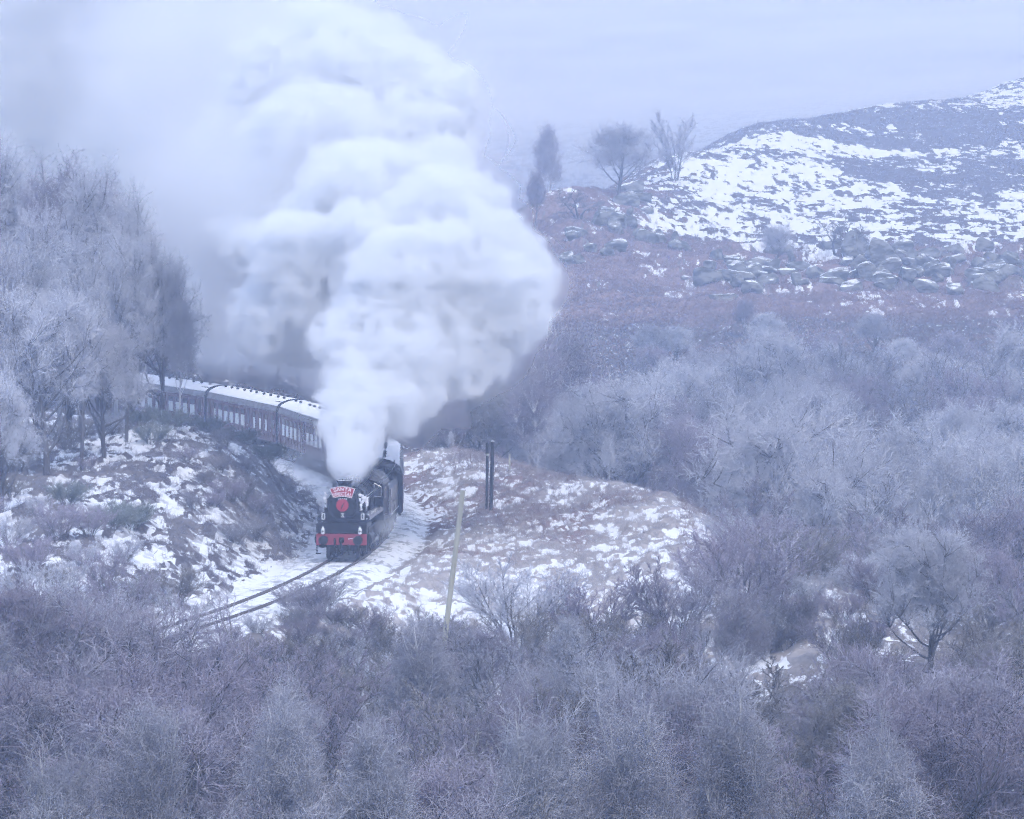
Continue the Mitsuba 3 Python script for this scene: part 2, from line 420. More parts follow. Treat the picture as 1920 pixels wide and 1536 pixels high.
    if l4 is not None:
        wood.append(tubes(l2[0], np.maximum(l2[1], .012), 3))
        tws = [tubes(l3[0], np.maximum(l3[1], .012 * thin), 3), tubes(l4[0], np.maximum(l4[1], .0115 * thin), 3)]     # rime thickens the fine twigs
    else:
        tws = [tubes(l2[0], np.maximum(l2[1], .0115), 3), tubes(l3[0], np.maximum(l3[1], .011), 3)]
    return cat(wood), cat(tws)


PROTO = {}


def proto(name, seed, kind, barks):
    w, t = make_tree(seed, kind)
    wp, tp = mikit.ply(w, smooth=True), mikit.ply(t)
    for suffix, bark, twig in barks:
        key = f'kind_{name}_{suffix}'
        scene[key] = {'type': 'shapegroup', 'trunk': {**wp, 'bsdf': {'type': 'ref', 'id': bark}}, 'crown': {**tp, 'bsdf': {'type': 'ref', 'id': twig}}}
        v = t[0]
        PROTO[f'{name}_{suffix}'] = (key, np.percentile(v[:, 2], 99.5), np.percentile(np.abs(v[:, 0]), 98))


for i in range(3):
    proto(f'full{i}', 70 + i, 'full', [('pale', 'bark', 'twigs_pale'), ('mauve', 'bark', 'twigs_mauve'), ('mid', 'bark', 'twigs_mid'), ('olive', 'bark', 'twigs_olive')])
    proto(f'birch{i}', 10 + i, 'birch', [('pale', 'birch_bark', 'twigs_pale'), ('mauve', 'birch_bark', 'twigs_mauve'), ('mid', 'birch_bark', 'twigs_mid'), ('dark', 'bark', 'twigs_mauve'), ('grey', 'bark', 'twigs_pale')])
    proto(f'dome{i}', 20 + i, 'dome', [('pale', 'bark', 'twigs_pale'), ('mid', 'bark', 'twigs_mid'), ('mauve', 'bark', 'twigs_mauve'), ('mid', 'bark', 'twigs_mid'), ('olive', 'bark', 'twigs_olive')])
    proto(f'scrub{i}', 30 + i, 'scrub', [('mauve', 'bark', 'twigs_mauve'), ('olive', 'bark', 'twigs_olive'), ('pale', 'bark', 'twigs_pale'), ('mid', 'bark', 'twigs_mid'), ('dark', 'bark', 'twigs_dark')])
for i in range(3):
    proto(f'bush{i}', 60 + i, 'bush', [('mauve', 'bark', 'twigs_mauve'), ('olive', 'bark', 'twigs_olive'), ('pale', 'bark', 'twigs_pale'), ('heather', 'bark', 'heather_twigs')])
for i in range(2):
    proto(f'gnarly{i}', 40 + i, 'gnarly', [('dark', 'bark', 'twigs_dark'), ('pale', 'bark', 'twigs_pale')])
    proto(f'broom{i}', 50 + i, 'broom', [('green', 'bark', 'broom_green'), ('mauve', 'bark', 'twigs_mauve'), ('dark', 'bark', 'heather_twigs')])
rng = np.random.default_rng(77)
BIG = {'full': 3, 'birch': 3, 'dome': 3, 'scrub': 3, 'gnarly': 2, 'broom': 2, 'bush': 3}


def plant(name, species, tint, x, y, h, label=None, group=None, category='tree', wide=1.0, z=None):
    """One tree standing on the ground at (x, y), h metres tall"""
    key, ph, pw = PROTO[f'{species}{rng.integers(BIG[species])}_{tint}']
    k = num(name)
    s = h / ph
    scene[k] = {'type': 'instance', 'group': {'type': 'ref', 'id': key},
                'to_world': T().translate([x, y, (H(x, y) if z is None else z) - .05]).rotate([0, 0, 1], float(rng.random() * 360)).rotate([1, 0, 0], float(rng.normal(0, 2))).scale([s * wide, s * wide, s])}
    tag(k, label, category, group)
    return k



KINDWORD = {'full': 'round-crowned tree', 'dome': 'round-crowned tree', 'birch': 'slender tree', 'scrub': 'many-stemmed tree', 'gnarly': 'twisted tree'}


# ------------------------------------------------------------------ the trees, placed by where their tops stand
def tree_at(name, species, tint, px, py, d, label=None, group=None, category='tree', wide=1.0, least=1.5):
    x = X(px, d); g = H(x, d)
    return plant(name, species, tint, x, d, max(at(px, py, d)[2] - g, least), label, group, category, wide)


# left, on the mound and beside the line
tree_at('frosted_tree', 'full', 'pale', 85, 535, 236, 'big pale frosted tree with a stout forked trunk on the mound at the left edge', wide=.8)
tree_at('frosted_tree', 'full', 'pale', 195, 600, 243, 'pale frosted tree beside the big forked one, reaching over the rearmost carriage', wide=.75)
tree_at('frosted_tree', 'full', 'pale', 0, 700, 222, 'pale frosted tree cut by the left edge, lower than the forked tree', wide=.8)
for px, py, d, tint, where in ((28, 272, 264, 'grey', 'at the left edge of the picture, the tallest'), (112, 300, 261, 'mauve', 'right of the tallest at the left edge'), (190, 308, 256, 'grey', 'in the middle of the left stand'), (335, 560, 262, 'mid', 'on the right edge of the left stand, low beside the steam'), (246, 352, 264, 'grey', 'near the right end of the left stand'),
                               (-40, 380, 254, 'grey', 'cut by the left edge'), (70, 395, 244, 'grey', 'low behind the big forked tree'), (150, 440, 240, 'grey', 'behind the second forked tree'), (-10, 450, 238, 'mid', 'low at the left edge'), (235, 420, 252, 'grey', 'above the rearmost carriage roof'),
                               (150, 330, 269, 'grey', 'between the two tallest in the left stand'), (215, 335, 270, 'mauve', 'at the back right of the left stand')):
    tree_at('tall_birch', 'birch', tint, px, py, d, f'tall frosted birch {where}', wide=.70)
tree_at('leaning_tree', 'dome', 'pale', 300, 478, 266, 'open leaning tree with dark limbs in front of the steam, above the rearmost carriage', wide=.6)
for px, py, d, where in ((60, 520, 260, 'between the two forked trees'), (130, 500, 264, 'behind the second forked tree'), (200, 510, 266, 'just left of the carriages'), (-60, 520, 270, 'cut by the left edge'), (20, 600, 262, 'left of the big forked tree'),
                         (255, 500, 362, 'behind the tail of the train'), (310, 520, 366, 'behind the rearmost carriage'), (345, 560, 360, 'behind the end of the rearmost carriage')):
    tree_at('frosted_tree', 'full', 'mauve', px, py, d, f'mauve frosted tree in the left stand, {where}', wide=.85)
# behind the carriages
for px, py, d in ((385, 560, 352), (425, 540, 366), (470, 560, 372), (520, 570, 360), (560, 590, 364), (610, 600, 358), (350, 580, 372), (650, 610, 368)):
    tree_at('dark_tree', 'dome', 'olive', px, py, d, 'dark bare tree in the wood behind the carriages, half hidden by steam', 'dark trees behind the carriages', wide=.8)
tree_at('white_birch', 'birch', 'pale', 444, 560, 343, 'birch with a white trunk behind the second carriage roof from the left', wide=.6)
tree_at('white_birch', 'birch', 'pale', 500, 585, 340, 'birch with a white trunk standing behind the carriages, nearest to the steam', wide=.6)
tree_at('white_birch', 'birch', 'pale', 432, 520, 350, 'thin leaning white birch behind the carriages, leftmost of three', wide=.6)
# wood right of the engine, on the valley floor
for px, py, d, sp, ti in ((790, 745, 322, 'dome', 'olive'), (845, 725, 330, 'birch', 'mauve'), (900, 690, 335, 'dome', 'olive'), (945, 660, 338, 'birch', 'mauve')):
    tree_at('wood_tree', sp, ti, px, py, d, 'dark frosted tree right of the steam, behind the snowy knoll', 'trees right of the steam behind the knoll', wide=.9)
tree_at('wood_tree', 'birch', 'mauve', 1000, 640, 330, 'tall birch with a pale trunk behind the two dark posts', wide=.9)
tree_at('wood_tree', 'birch', 'mauve', 1060, 605, 352, 'birch with pale upper trunk high in the wood right of the steam', wide=.9)
tree_at('domed_tree', 'full', 'pale', 1148, 712, 308, 'pale domed tree with dense frosted twigs behind the snowy knoll', wide=1.0)
tree_at('domed_tree', 'full', 'pale', 1490, 757, 281, 'largest pale domed tree, in the hollow right of the snowy knoll', wide=1.15)
tree_at('domed_tree', 'full', 'pale', 1600, 850, 268, 'pale domed tree leaning against the largest one on its right', wide=1.0)
tree_at('domed_tree', 'full', 'mauve', 1345, 835, 287, 'frosted domed tree at the left foot of the largest domed tree', wide=1.0)
for px, py, d, sp, ti in ((1270, 780, 310, 'full', 'mauve'), (1235, 870, 292, 'scrub', 'mauve'), (1410, 900, 268, 'scrub', 'mauve'), (1700, 900, 262, 'scrub', 'pale'), (1780, 830, 285, 'birch', 'pale'), (1850, 850, 280, 'birch', 'pale'), (1920, 820, 288, 'birch', 'pale'),
                          (1680, 790, 300, 'birch', 'pale'), (1760, 950, 250, 'scrub', 'mauve'), (1860, 960, 252, 'dome', 'mauve'), (1940, 930, 255, 'dome', 'mauve'), (1560, 950, 258, 'scrub', 'mauve'), (1460, 960, 255, 'scrub', 'olive'),
                          (1650, 980, 240, 'scrub', 'mauve'), (1960, 1010, 232, 'scrub', 'mauve'), (1580, 1000, 243, 'scrub', 'olive'), (1850, 1030, 226, 'dome', 'mauve')):
    tree_at('hollow_tree', sp, ti, px, py, d, f'{ {"pale": "pale", "mauve": "mauve", "olive": "olive-grey"}[ti] } {KINDWORD[sp]} in the hollow right of the knoll, {"near the right edge" if px > 1800 else "right of the largest dome" if px > 1560 else "below the largest dome" if px > 1330 else "behind the bracken"}', wide=1.0)
r2 = np.random.default_rng(5)
spots = []
for d in np.arange(316, 482, 13.5):
    for px in np.arange(930, 2030, 7.0 / d * FPX):
        p, dd = px + r2.normal(0, 40), d + r2.normal(0, 5)
        if p > 900 and not (dd > 430 and p < 1130):
            spots.append((p, dd))
for p, d in spots:
    h = r2.uniform(7.0, 10.5) if d < 435 else r2.uniform(3.6, 6.0)
    sp = r2.choice(['full', 'dome', 'dome', 'full', 'birch'] if d < 380 else ['dome', 'dome', 'scrub']); ti = r2.choice({'full': ['mid', 'pale', 'pale', 'mauve'], 'dome': ['mid', 'pale', 'pale', 'mauve'], 'birch': ['mauve', 'pale'], 'scrub': ['mid', 'pale']}[sp])
    where = ['beside the steam', 'left of its middle', 'in its middle', 'right of its middle', 'towards the right edge', 'at the right edge'][int(np.clip((p - 900) / 175, 0, 5))]
    row = 'front' if d < 362 else 'middle' if d < 420 else 'upper'
    lab = f'{ {"mauve": "mauve", "pale": "pale frosted", "mid": "grey-blue"}[ti] } {KINDWORD[sp]} in the {row} rows of the valley wood, {where}'
    plant('hillside_tree', sp, str(ti), X(p, d), d, h, lab, lab.replace(KINDWORD[sp], KINDWORD[sp] + 's'), wide=1.12 if sp in ('dome', 'full') else .95)
# hilltop and slope trees
for px, top, foot, sp, ti, wd, lab in ((1160, 234, 368, 'dome', 'mid', 1.2, 'wide bare fan-shaped tree with dark limbs on the brow left of the snowfield'),
                                       (1267, 208, 262, 'scrub', 'mid', .9, 'faint brush-shaped tree on the skyline right of the wide one'), (1027, 236, 322, 'birch', 'mauve', .8, 'faint upright tree in the mist left of the wide hill tree'),
                                       (1003, 318, 432, 'birch', 'dark', .8, 'dark narrow tree between the steam and the wide hill tree'), (1085, 352, 412, 'gnarly', 'dark', 1.3, 'low twisted thorn tree above the boulders, below the wide hill tree'),
                                       (1570, 402, 478, 'gnarly', 'dark', 1.25, 'small twisted thorn tree at the edge of the snowfield above the rocks'), (1455, 420, 500, 'dome', 'pale', 1.0, 'pale frosted tree among the rocks left of the small thorn'),
                                       (1395, 560, 640, 'dome', 'mauve', .8, 'lone dark tree on the bracken slope below the ledge')):
    d = ground_d(px, foot) or 700.0
    tree_at('hill_tree', sp, ti, px, top, d, lab, wide=wd)
# near scrub, named one by one where it stands out
tree_at('near_bush', 'bush', 'pale', 975, 1042, 203, 'broad frosted bush with a rounded top right of the straw-coloured pole', category='bush', wide=1.35)
tree_at('near_bush', 'bush', 'mauve', 1112, 1085, 202, 'low frosted bush between the rounded bush and the brushy one', category='bush', wide=1.2)
tree_at('near_bush', 'bush', 'mauve', 1268, 1048, 201, 'dense mauve bush of upright brush-like stems at the front of the knoll', category='bush', wide=1.15)
tree_at('near_bush', 'bush', 'mauve', 1400, 998, 206, 'mauve frosted bush at the right end of the knoll, below the bracken', category='bush', wide=1.2)
tree_at('near_bush', 'bush', 'mauve', 1320, 1015, 210, 'mauve bush between the brushy bush and the one at the end of the knoll', category='bush')
tree_at('near_tree', 'full', 'pale', 1745, 985, 190, 'frosted tree with a dark forked trunk on snow near the right edge', wide=.95)
tree_at('near_tree', 'bush', 'mauve', 225, 1062, 194, 'mauve frosted tree with dark stems below the mound at left', wide=1.0)
tree_at('near_tree', 'bush', 'pale', 60, 1050, 196, 'frosted tree below the mound at the left edge', wide=1.0)
tree_at('near_tree', 'full', 'mauve', 150, 1240, 150, 'large mauve tree filling the lower left corner', wide=1.25)
tree_at('near_tree', 'full', 'mauve', 330, 1275, 146, 'large mauve rounded tree right of the one in the lower left corner', wide=1.1)
tree_at('near_tree', 'dome', 'mid', 1290, 1235, 160, 'pale blue frosted tree in the middle of the foreground thicket', wide=.9)
for i, px in enumerate(range(-60, 350, 46)):
    d = 172 + 5 * math.sin(i * 2.1)
    tree_at('near_tree', ['scrub', 'scrub', 'dome'][i % 3], ['mauve', 'pale', 'mauve'][i % 3], px, 1108 + 26 * math.sin(i * 1.7), d, f'{["mauve many-stemmed tree", "pale many-stemmed tree", "mauve round-crowned tree"][i % 3]} in front of the track at left, {["first", "second", "third", "fourth", "fifth", "sixth", "seventh", "eighth", "ninth"][i]} from the left edge', wide=1.0)
for i, px in enumerate(range(561, 870, 44)):
    d = 204 - 7 * (px < 560) - (870 - px) * .008
    x = X(px, d)
    plant('line_bush', 'bush', ['mauve', 'heather', 'olive'][i % 3], x, d, (1.5 if px > 560 else .9) + .4 * math.sin(i * 2.3), 'low bare bush beside the track in front of the engine', 'low bushes beside the track in front of the engine', 'bush', wide=1.2)
for i, (px, d) in enumerate(((545, 197), (575, 198), (605, 198.5), (560, 194), (590, 195), (630, 201), (430, 190), (480, 193), (520, 191), (560, 195), (600, 192), (640, 197), (680, 193), (720, 198), (545, 187), (620, 188), (700, 188), (580, 200), (470, 186), (760, 194))):
    plant('bank_bush', 'bush', ['olive', 'mauve', 'mauve', 'pale'][i % 4], X(px, d), d, (.9 if d >= 194 and i < 6 else 2.0 if px > 560 else 1.2) + .4 * math.sin(i * 1.7), f'{["olive-grey", "mauve", "mauve", "pale"][i % 4]} bare bush on the bank below the track', f'{["dark", "mauve", "olive-grey", "pale"][i % 4]} bushes on the bank below the track', 'bush', wide=1.25)
for i, (px, d) in enumerate(((1370, 228), (1430, 222), (1490, 224), (1540, 216), (1590, 212), (1640, 208), (1400, 214), (1460, 210), (1520, 206), (1580, 203), (1440, 232), (1500, 214), (1620, 218), (1350, 216), (1560, 222))):
    plant('edge_bush', 'bush', ['pale', 'mauve', 'mauve', 'olive'][i % 4], X(px, d), d, 2.1 + .6 * math.sin(i * 1.3), f'{["pale", "mauve", "mauve", "olive-grey"][i % 4]} frosted bush on the right shoulder of the knoll, {"near the pale tree" if px > 1550 else "beside the bracken" if px < 1450 else "half way along"}', f'{["pale", "mauve", "mauve", "dark"][i % 4]} bushes on the right shoulder of the knoll {px // 100}', 'bush', wide=1.3)
LIM = ([-200, 0, 110, 230, 320, 400, 480, 600, 700, 830, 900, 1080, 1180, 1350, 1480, 1600, 1680, 1800, 1850, 1920, 2100], [1130, 1130, 1090, 1090, 1150, 1195, 1175, 1135, 1120, 1150, 1125, 1130, 1120, 1080, 1080, 1120, 1230, 1240, 1120, 1060, 1040])
DT = 5.2
for d in np.arange(122, 204, DT):
    w = 26 if d < 160 else 27
    for x in np.arange(-w, w, 4.6):
        xx, dd = x + r2.normal(0, 1.2), d + r2.normal(0, 1.6)
        px = 960 + xx / dd * FPX
        if not (-130 < px < 2050) or abs(off_track(xx, dd)) < 3.5 or (1690 < px < 1800 and 170 < dd):
            continue
        g = H(xx, dd)
        lim = at(px, np.interp(px, *LIM) + r2.uniform(0, 50), dd)[2] - g
        h = min(r2.uniform(3.6, 8.0), lim * .97)
        if h < 1.3:
            continue
        u = nnoise(xx * .09 + 50, dd * .05)
        sp = 'scrub' if r2.random() < .66 or h < 4 else ('dome' if r2.random() < .66 else 'birch')
        c = u + r2.normal(0, .13)
        ti = 'olive' if c < .49 and sp != 'birch' else ('mauve' if c < .66 else 'mid')
        if h < 2.6:
            plant('thicket_bush', 'bush', 'mauve' if ti == 'mid' else ti, xx, dd, h, 'low bare bush at the upper edge of the foreground thicket', 'bushes along the edge of the foreground thicket', 'bush', wide=1.2)
        else:
            where = ['at the left edge', 'left of the middle', 'just left of the middle', 'just right of the middle', 'right of the middle', 'at the right edge'][int(np.clip(px / 320, 0, 5))]
            row = 'nearest' if dd < 148 else 'middle' if dd < 176 else 'farthest'
            lab = f'{ {"olive": "olive-grey", "mauve": "mauve", "mid": "pale frosted"}[ti] } {KINDWORD[sp]} in the {row} foreground thicket, {where}'
            plant('thicket_tree', sp, ti, xx, dd, h, lab, lab.replace(KINDWORD[sp], KINDWORD[sp] + 's'), wide=1.12)
for px, py, d, where in ((262, 1330, 133, 'in the lower left'), (120, 1400, 128, 'at the bottom left corner'), (548, 1300, 138, 'left of the lower middle'), (1175, 1310, 136, 'right of the lower middle'), (1385, 1290, 140, 'towards the lower right'), (700, 1360, 130, 'in the lower middle'), (1015, 1330, 134, 'just right of the lower middle'), (1660, 1340, 132, 'in the lower right')):
    tree_at('thin_birch', 'birch', 'mid', px, py, d, f'thin birch with a whitish trunk {where} of the foreground thicket', wide=.8)
# undergrowth below the thicket and the wood: nobody could count it
for i in range(130):
    d = r2.uniform(122, 200); x = r2.uniform(-24, 24)
    if abs(off_track(x, d)) < 4 or abs(x / d) > .125 or (x / d > .085 and d > 170):
        continue
    key, ph, pw = PROTO[f'broom{i % 2}_{"mauve" if i % 3 else "dark"}']
    s = r2.uniform(1.0, 2.0) / ph
    scene[f'undergrowth__{i + 1:03d}'] = {'type': 'instance', 'group': {'type': 'ref', 'id': key}, 'to_world': T().translate([x, d, H(x, d)]).rotate([0, 0, 1], i * 57.0).scale([s * 1.3, s * 1.3, s])}
tag('undergrowth', 'twiggy undergrowth filling the foreground thicket', 'undergrowth', kind='stuff')


# ------------------------------------------------------------------ bushes and plants on the mound and knoll
GB = 'grey-green broom bush on the snowy mound'
for px, py, d, lab in ((125, 930, 224, 'grey-green broom bush at the left of the mound, below the big forked tree'), (245, 935, 221, 'broad grey-green broom bush in the middle of the mound beside the bare snow'), (205, 950, 218, 'grey-green broom bush next to the broad one, lower on the mound'),
                       (262, 770, 262, 'green broom bush in front of the rearmost carriage'), (320, 790, 258, 'green broom bush at the top of the mound in front of the carriages'), (285, 830, 250, 'low green broom bush just below the crest of the mound'), (500, 855, 262, 'pale broom bush at the right end of the mound crest, before the carriages'), (445, 820, 266, 'broom bush on the mound crest in front of the second carriage'), (385, 800, 266, 'broom bush on the mound crest between the two leftmost carriages')):
    tree_at('broom_bush', 'broom', 'green', px, py, d, lab, category='bush', wide=1.35, least=1.3)


for px, py, d, h in ((400, 0, 233, .8), (430, 0, 236, 1.3), (455, 0, 240, 1.5), (480, 0, 240, 1.2), (440, 0, 228, 1.1), (475, 0, 232, 1.3), (410, 0, 246, 1.2), (385, 0, 240, 1.1), (460, 0, 250, 1.3), (420, 0, 256, 1.1), (360, 0, 230, .9), (350, 0, 244, 1.0)):
    plant('mound_bush', 'bush', 'heather' if (px + d) % 3 else 'mauve', X(px, d), d, h, f'{"dark" if (px + d) % 3 else "mauve"} frosted bush {"low" if d < 236 else "halfway up" if d < 248 else "near the top"} on the steep side of the mound above the track', f'bushes on the steep side of the mound {d // 12}', 'bush', wide=1.3)
for i, (px, d) in enumerate(((15, 214), (50, 208), (100, 205), (150, 209), (195, 205), (20, 228), (65, 220), (110, 214), (250, 203), (290, 205), (165, 215), (30, 240), (230, 211), (-20, 220), (330, 206), (0, 252), (60, 255), (130, 250), (215, 256), (160, 240))):
    plant('mound_bush', 'bush', ['pale', 'mauve', 'olive'][i % 3], X(px, d), d, 1.5 + .5 * math.sin(i * 1.9), f'{["pale", "mauve", "grey"][i % 3]} frosted bush on the left part of the mound', f'{["pale", "mauve", "grey"][i % 3]} bushes on the left part of the mound', 'bush', wide=1.2)


def blades(pts, hgt, n, spread, width, seed):
    """Tufts of thin tapering blades, n to a tuft: one mesh"""
    r = np.random.default_rng(seed)
    m = len(pts)
    az, tilt = r.random((m, n)) * 6.283, spread * r.random((m, n)) ** .7
    h = hgt[:, None] * r.uniform(.55, 1.1, (m, n))
    d = np.stack([np.cos(az) * np.sin(tilt), np.sin(az) * np.sin(tilt), np.cos(tilt)], -1)
    o = pts[:, None] + np.stack([np.cos(az), np.sin(az), np.zeros_like(az)], -1) * (.18 * hgt[:, None] * r.random((m, n)))[..., None]
    s = np.stack([-np.sin(az + r.normal(0, .8, az.shape)), np.cos(az), np.zeros_like(az)], -1) * width * .5
    tip = o + d * h[..., None] - np.array([0, 0, 1.0]) * (.25 * h * np.sin(tilt))[..., None]
    v = np.stack([o - s, o + s, o + np.cross(unit(s), d) * width * .6, tip], -2).reshape(-1, 3)
    f = np.array([[0, 1, 3], [1, 2, 3], [2, 0, 3]])
    return v, (f[None] + (np.arange(m * n) * 4)[:, None, None]).reshape(-1, 3)


def scatter(n, x0, x1, y0, y1, keep, seed):
    r = np.random.default_rng(seed)
    x, y = r.uniform(x0, x1, n), r.uniform(y0, y1, n)
    k = keep(x, y, r.random(n)) & (np.abs(x / y) < .14)
    x, y = x[k], y[k]
    return np.stack([x, y, height(x, y) - .03], -1), r


def mask(x, y):
    return vegetation(x, y, nnoise, nfbm, nstep)


P_, r_ = scatter(34000, -6, 24, 200, 302, lambda x, y, u: (off_track(x, y) > 3.6) & (u < .16 + 1.15 * (mask(x, y) - .25)), 1)
scene['knoll_grass'] = mikit.ply(blades(P_, r_.uniform(.15, .5, len(P_)), 9, .8, .022, 2), 'straw')
tag('knoll_grass', 'frosted straw-coloured grass tufts on the snowy knoll right of the engine', 'grass', kind='stuff')
P_, r_ = scatter(34000, -36, 0, 205, 320, lambda x, y, u: (off_track(x, y) < -3.0) & (u < .22 + 1.0 * (mask(x, y) - .2)), 3)
scene['mound_heather'] = mikit.ply(blades(P_, r_.uniform(.15, .65, len(P_)), 9, 1.1, .024, 4), 'heather_twigs')
tag('mound_heather', 'dark frosted heather and dead stems breaking through the snow of the mound', 'heather', kind='stuff')
P_, r_ = scatter(5000, -5, 26, 205, 300, lambda x, y, u: (off_track(x, y) > 6) & (u < nstep(.58, .70, nfbm(x * .05, y * .028, 3.0) * .6 + nfbm(x * .22, y * .12, 9.0) * .4)), 5)
Q_, _ = scatter(1800, 6, 24, 205, 262, lambda x, y, u: (960 + x / y * FPX > 1270) & (960 + x / y * FPX < 1420) & (y < 256) & (y > 222), 6)
B_, _ = scatter(900, -6, 8, 280, 303, lambda x, y, u: (y > 286 + 6 * u) & (x > -4), 61)
P_ = np.vstack([P_, Q_, B_])
scene['knoll_bracken'] = mikit.ply(blades(P_, np.random.default_rng(1).uniform(.3, .95, len(P_)), 9, 1.2, .035, 6), 'bracken_fronds')
tag('knoll_bracken', 'collapsed red-brown bracken along the far edge of the snowy knoll', 'bracken', kind='stuff')
P_, r_ = scatter(26000, -8, 72, 478, 600, lambda x, y, u: u < .9 - 1.0 * zones(x, y, nnoise, nfbm, nstep)[5], 7)
scene['slope_bracken'] = mikit.ply(blades(P_, r_.uniform(.4, 1.1, len(P_)), 5, 1.2, .07, 8), 'bracken_fronds')
tag('slope_bracken', 'red-brown dead bracken covering the slope below the rocks', 'bracken', kind='stuff')
P_, r_ = scatter(30000, -10, 130, 560, 1000, lambda x, y, u: (u < 1.3 * (mask(x, y) - .35)) & (zones(x, y, nnoise, nfbm, nstep)[5] > .2), 9)
scene['hill_heather'] = mikit.ply(blades(P_, r_.uniform(.3, .8, len(P_)), 6, 1.2, .12, 10), 'heather_twigs')
tag('hill_heather', 'dark heather clumps scattered over the snowy hill', 'heather', kind='stuff')
plant('white_sapling', 'birch', 'pale', X(1143, 272), 272, 2.9, 'bare whitish sapling at the far edge of the knoll', category='sapling', wide=.8)
tree_at('white_sapling', 'birch', 'pale', 845, 810, 305, 'leaning whitish sapling at the far left edge of the knoll', category='sapling', wide=.7)


# ------------------------------------------------------------------ rocks
def rock_mesh(seed):
    r = np.random.default_rng(seed)
    m = trimesh.creation.icosphere(3)
    v = np.array(m.vertices)
    for _ in range(11):
        nrm = unit(r.normal(0, 1, 3) * [1, 1, .7]); c = r.uniform(.45, .8)
        e = v @ nrm - c
        v = v - np.maximum(e, 0)[:, None] * nrm
    v = v + unit(v) * ((nfbm(v[:, 0] * 3 + seed, v[:, 1] * 3, v[:, 2] * 3, 3) - .5) * .16)[:, None]
    return v, np.array(m.faces)


def rock_color(p, n, uv):
    a = mikit.fbm(p.x * .9, p.y * .9, p.z * 1.6)
    s = mikit.smoothstep(.84, 1.02, n.z + .6 * (a - .5))
    return mikit.mix(mikit.mix((.11, .115, .11), (.27, .275, .26), mikit.smoothstep(.3, .7, a)), (.84, .86, .88), s)


matt('gritstone', None, rock_color)
ROCK = [mikit.ply(rock_mesh(i), 'gritstone', smooth=30) for i in range(6)]


def rock(px, py, d, w, hgt, label, group=None, turn=None, tilt=0):
    k = num('boulder')
    x = X(px, d)
    scene[k] = {**ROCK[r2.integers(6)], 'to_world': T().translate([x, d, H(x, d) + hgt * .18]).rotate([0, 0, 1], float(r2.uniform(0, 360) if turn is None else turn)).rotate([0, 1, 0], float(tilt)).scale([w, w * .8, hgt])}
    tag(k, label, 'rock', group)


for px, py, w, hgt, lab, tl in ((1640, 500, 3.2, 2.9, 'biggest tilted grey slab in the rocks, right of the small thorn tree', 38), (1608, 482, 2.2, 3.6, 'tall upright rock leaning on the biggest tilted slab', 60), (1735, 500, 2.3, 1.8, 'snow-capped boulder right of the tilted slab', 10),
                                (1595, 545, 2.1, 1.7, 'pale square boulder standing alone in front of the tilted slab', 0), (1385, 520, 2.4, 1.5, 'flat grey block at the left end of the rock band', 0), (1285, 528, .9, .5, 'small snow-topped boulder alone in the bracken left of the rocks', 0),
                                (1735, 548, 2.1, 1.3, 'long boulder with snow on it below the snow-capped one', 15), (1790, 552, 1.7, 1.3, 'boulder at the right in front of the low ledge', 10), (1130, 420, 2.4, 2.0, 'pale boulder pile topped with snow below the wide hill tree', 20), (1160, 428, 2.2, 1.6, 'grey boulder right of the pale pile below the wide hill tree', 10),
                                (1200, 375, 2.8, 1.3, 'flat outcrop with a snow cap left of the snowfield', 8), (1080, 445, 1.1, .7, 'boulder beside the steam below the low thorn tree', 0)):
    d = ground_d(px, py) or 560
    rock(px, py, d, w, hgt, lab, None, None, tl)
ZON = ['at its left end', 'left of the thorn tree', 'below the thorn tree', 'right of the tilted slab', 'at the right edge']
for i in range(75):
    px = r2.uniform(1330, 1930) if i < 55 else r2.uniform(1030, 1300)
    py = r2.normal(505, 22) if i < 55 else r2.normal(430, 30) + (1300 - px) * .05
    d = ground_d(px, py)
    if d:
        rock(px, py, d, r2.uniform(.8, 2.4), r2.uniform(.7, 1.8), f'grey boulder in the {"upper" if py < 500 else "lower"} rock band under the snowfield, {ZON[int((px - 1330) / 121)]}' if i < 55 else f'grey boulder on the slope below the wide hill tree, {"nearer the steam" if px < 1130 else "towards the ledge" if px > 1220 else "straight below it"}', f'boulders {"upper" if py < 500 else "lower"} {int((px - 1000) / 121)}', None, r2.uniform(-25, 25))
for i in range(24):     # the layered ledge
    px = 1330 + i * 26 + r2.normal(0, 10)
    d = ground_d(px, 528 + r2.normal(0, 8))
    if d:
        rock(px, 528, d + r2.uniform(0, 4), r2.uniform(1.3, 2.8), r2.uniform(.8, 1.7), 'long flat block of the low rock ledge above the bracken', 'blocks of the low ledge above the bracken', r2.normal(0, 25), r2.normal(0, 9))


# ------------------------------------------------------------------ railway track
matt('rail_steel', (.10, .085, .08), rough=.5, metallic=.3)
matt('sleeper_wood', None, lambda p, n, uv: mikit.mix((.07, .065, .06), (.84, .86, .88), mikit.smoothstep(.50, .66, mikit.fbm(p.x * 3, p.y * 3, p.z * 2) + .12 * n.z)))
ss = np.linspace(-52, 112, 260)
prof = np.array([[-.07, -.14], [.07, -.14], [.07, -.12], [.012, -.10], [.012, -.04], [.036, -.03], [.036, 0], [-.036, 0], [-.036, -.03], [-.012, -.04], [-.012, -.10], [-.07, -.12]])
for i, lat in enumerate((-.753, .753)):
    v = np.stack([track(ss, lat + a, b) for a, b in prof], 1).reshape(-1, 3)
    scene['railway_track__rail' + ('' if i == 0 else '_001')] = mikit.ply((v, tri(grid_faces(len(ss), len(prof), True))), 'rail_steel')


def bx(r0, r1, b0, b1, z0, z1):
    m = trimesh.creation.box((r1 - r0, b1 - b0, z1 - z0))
    m.apply_translation([(r0 + r1) / 2, (b0 + b1) / 2, (z0 + z1) / 2])
    return np.array(m.vertices), np.array(m.faces)


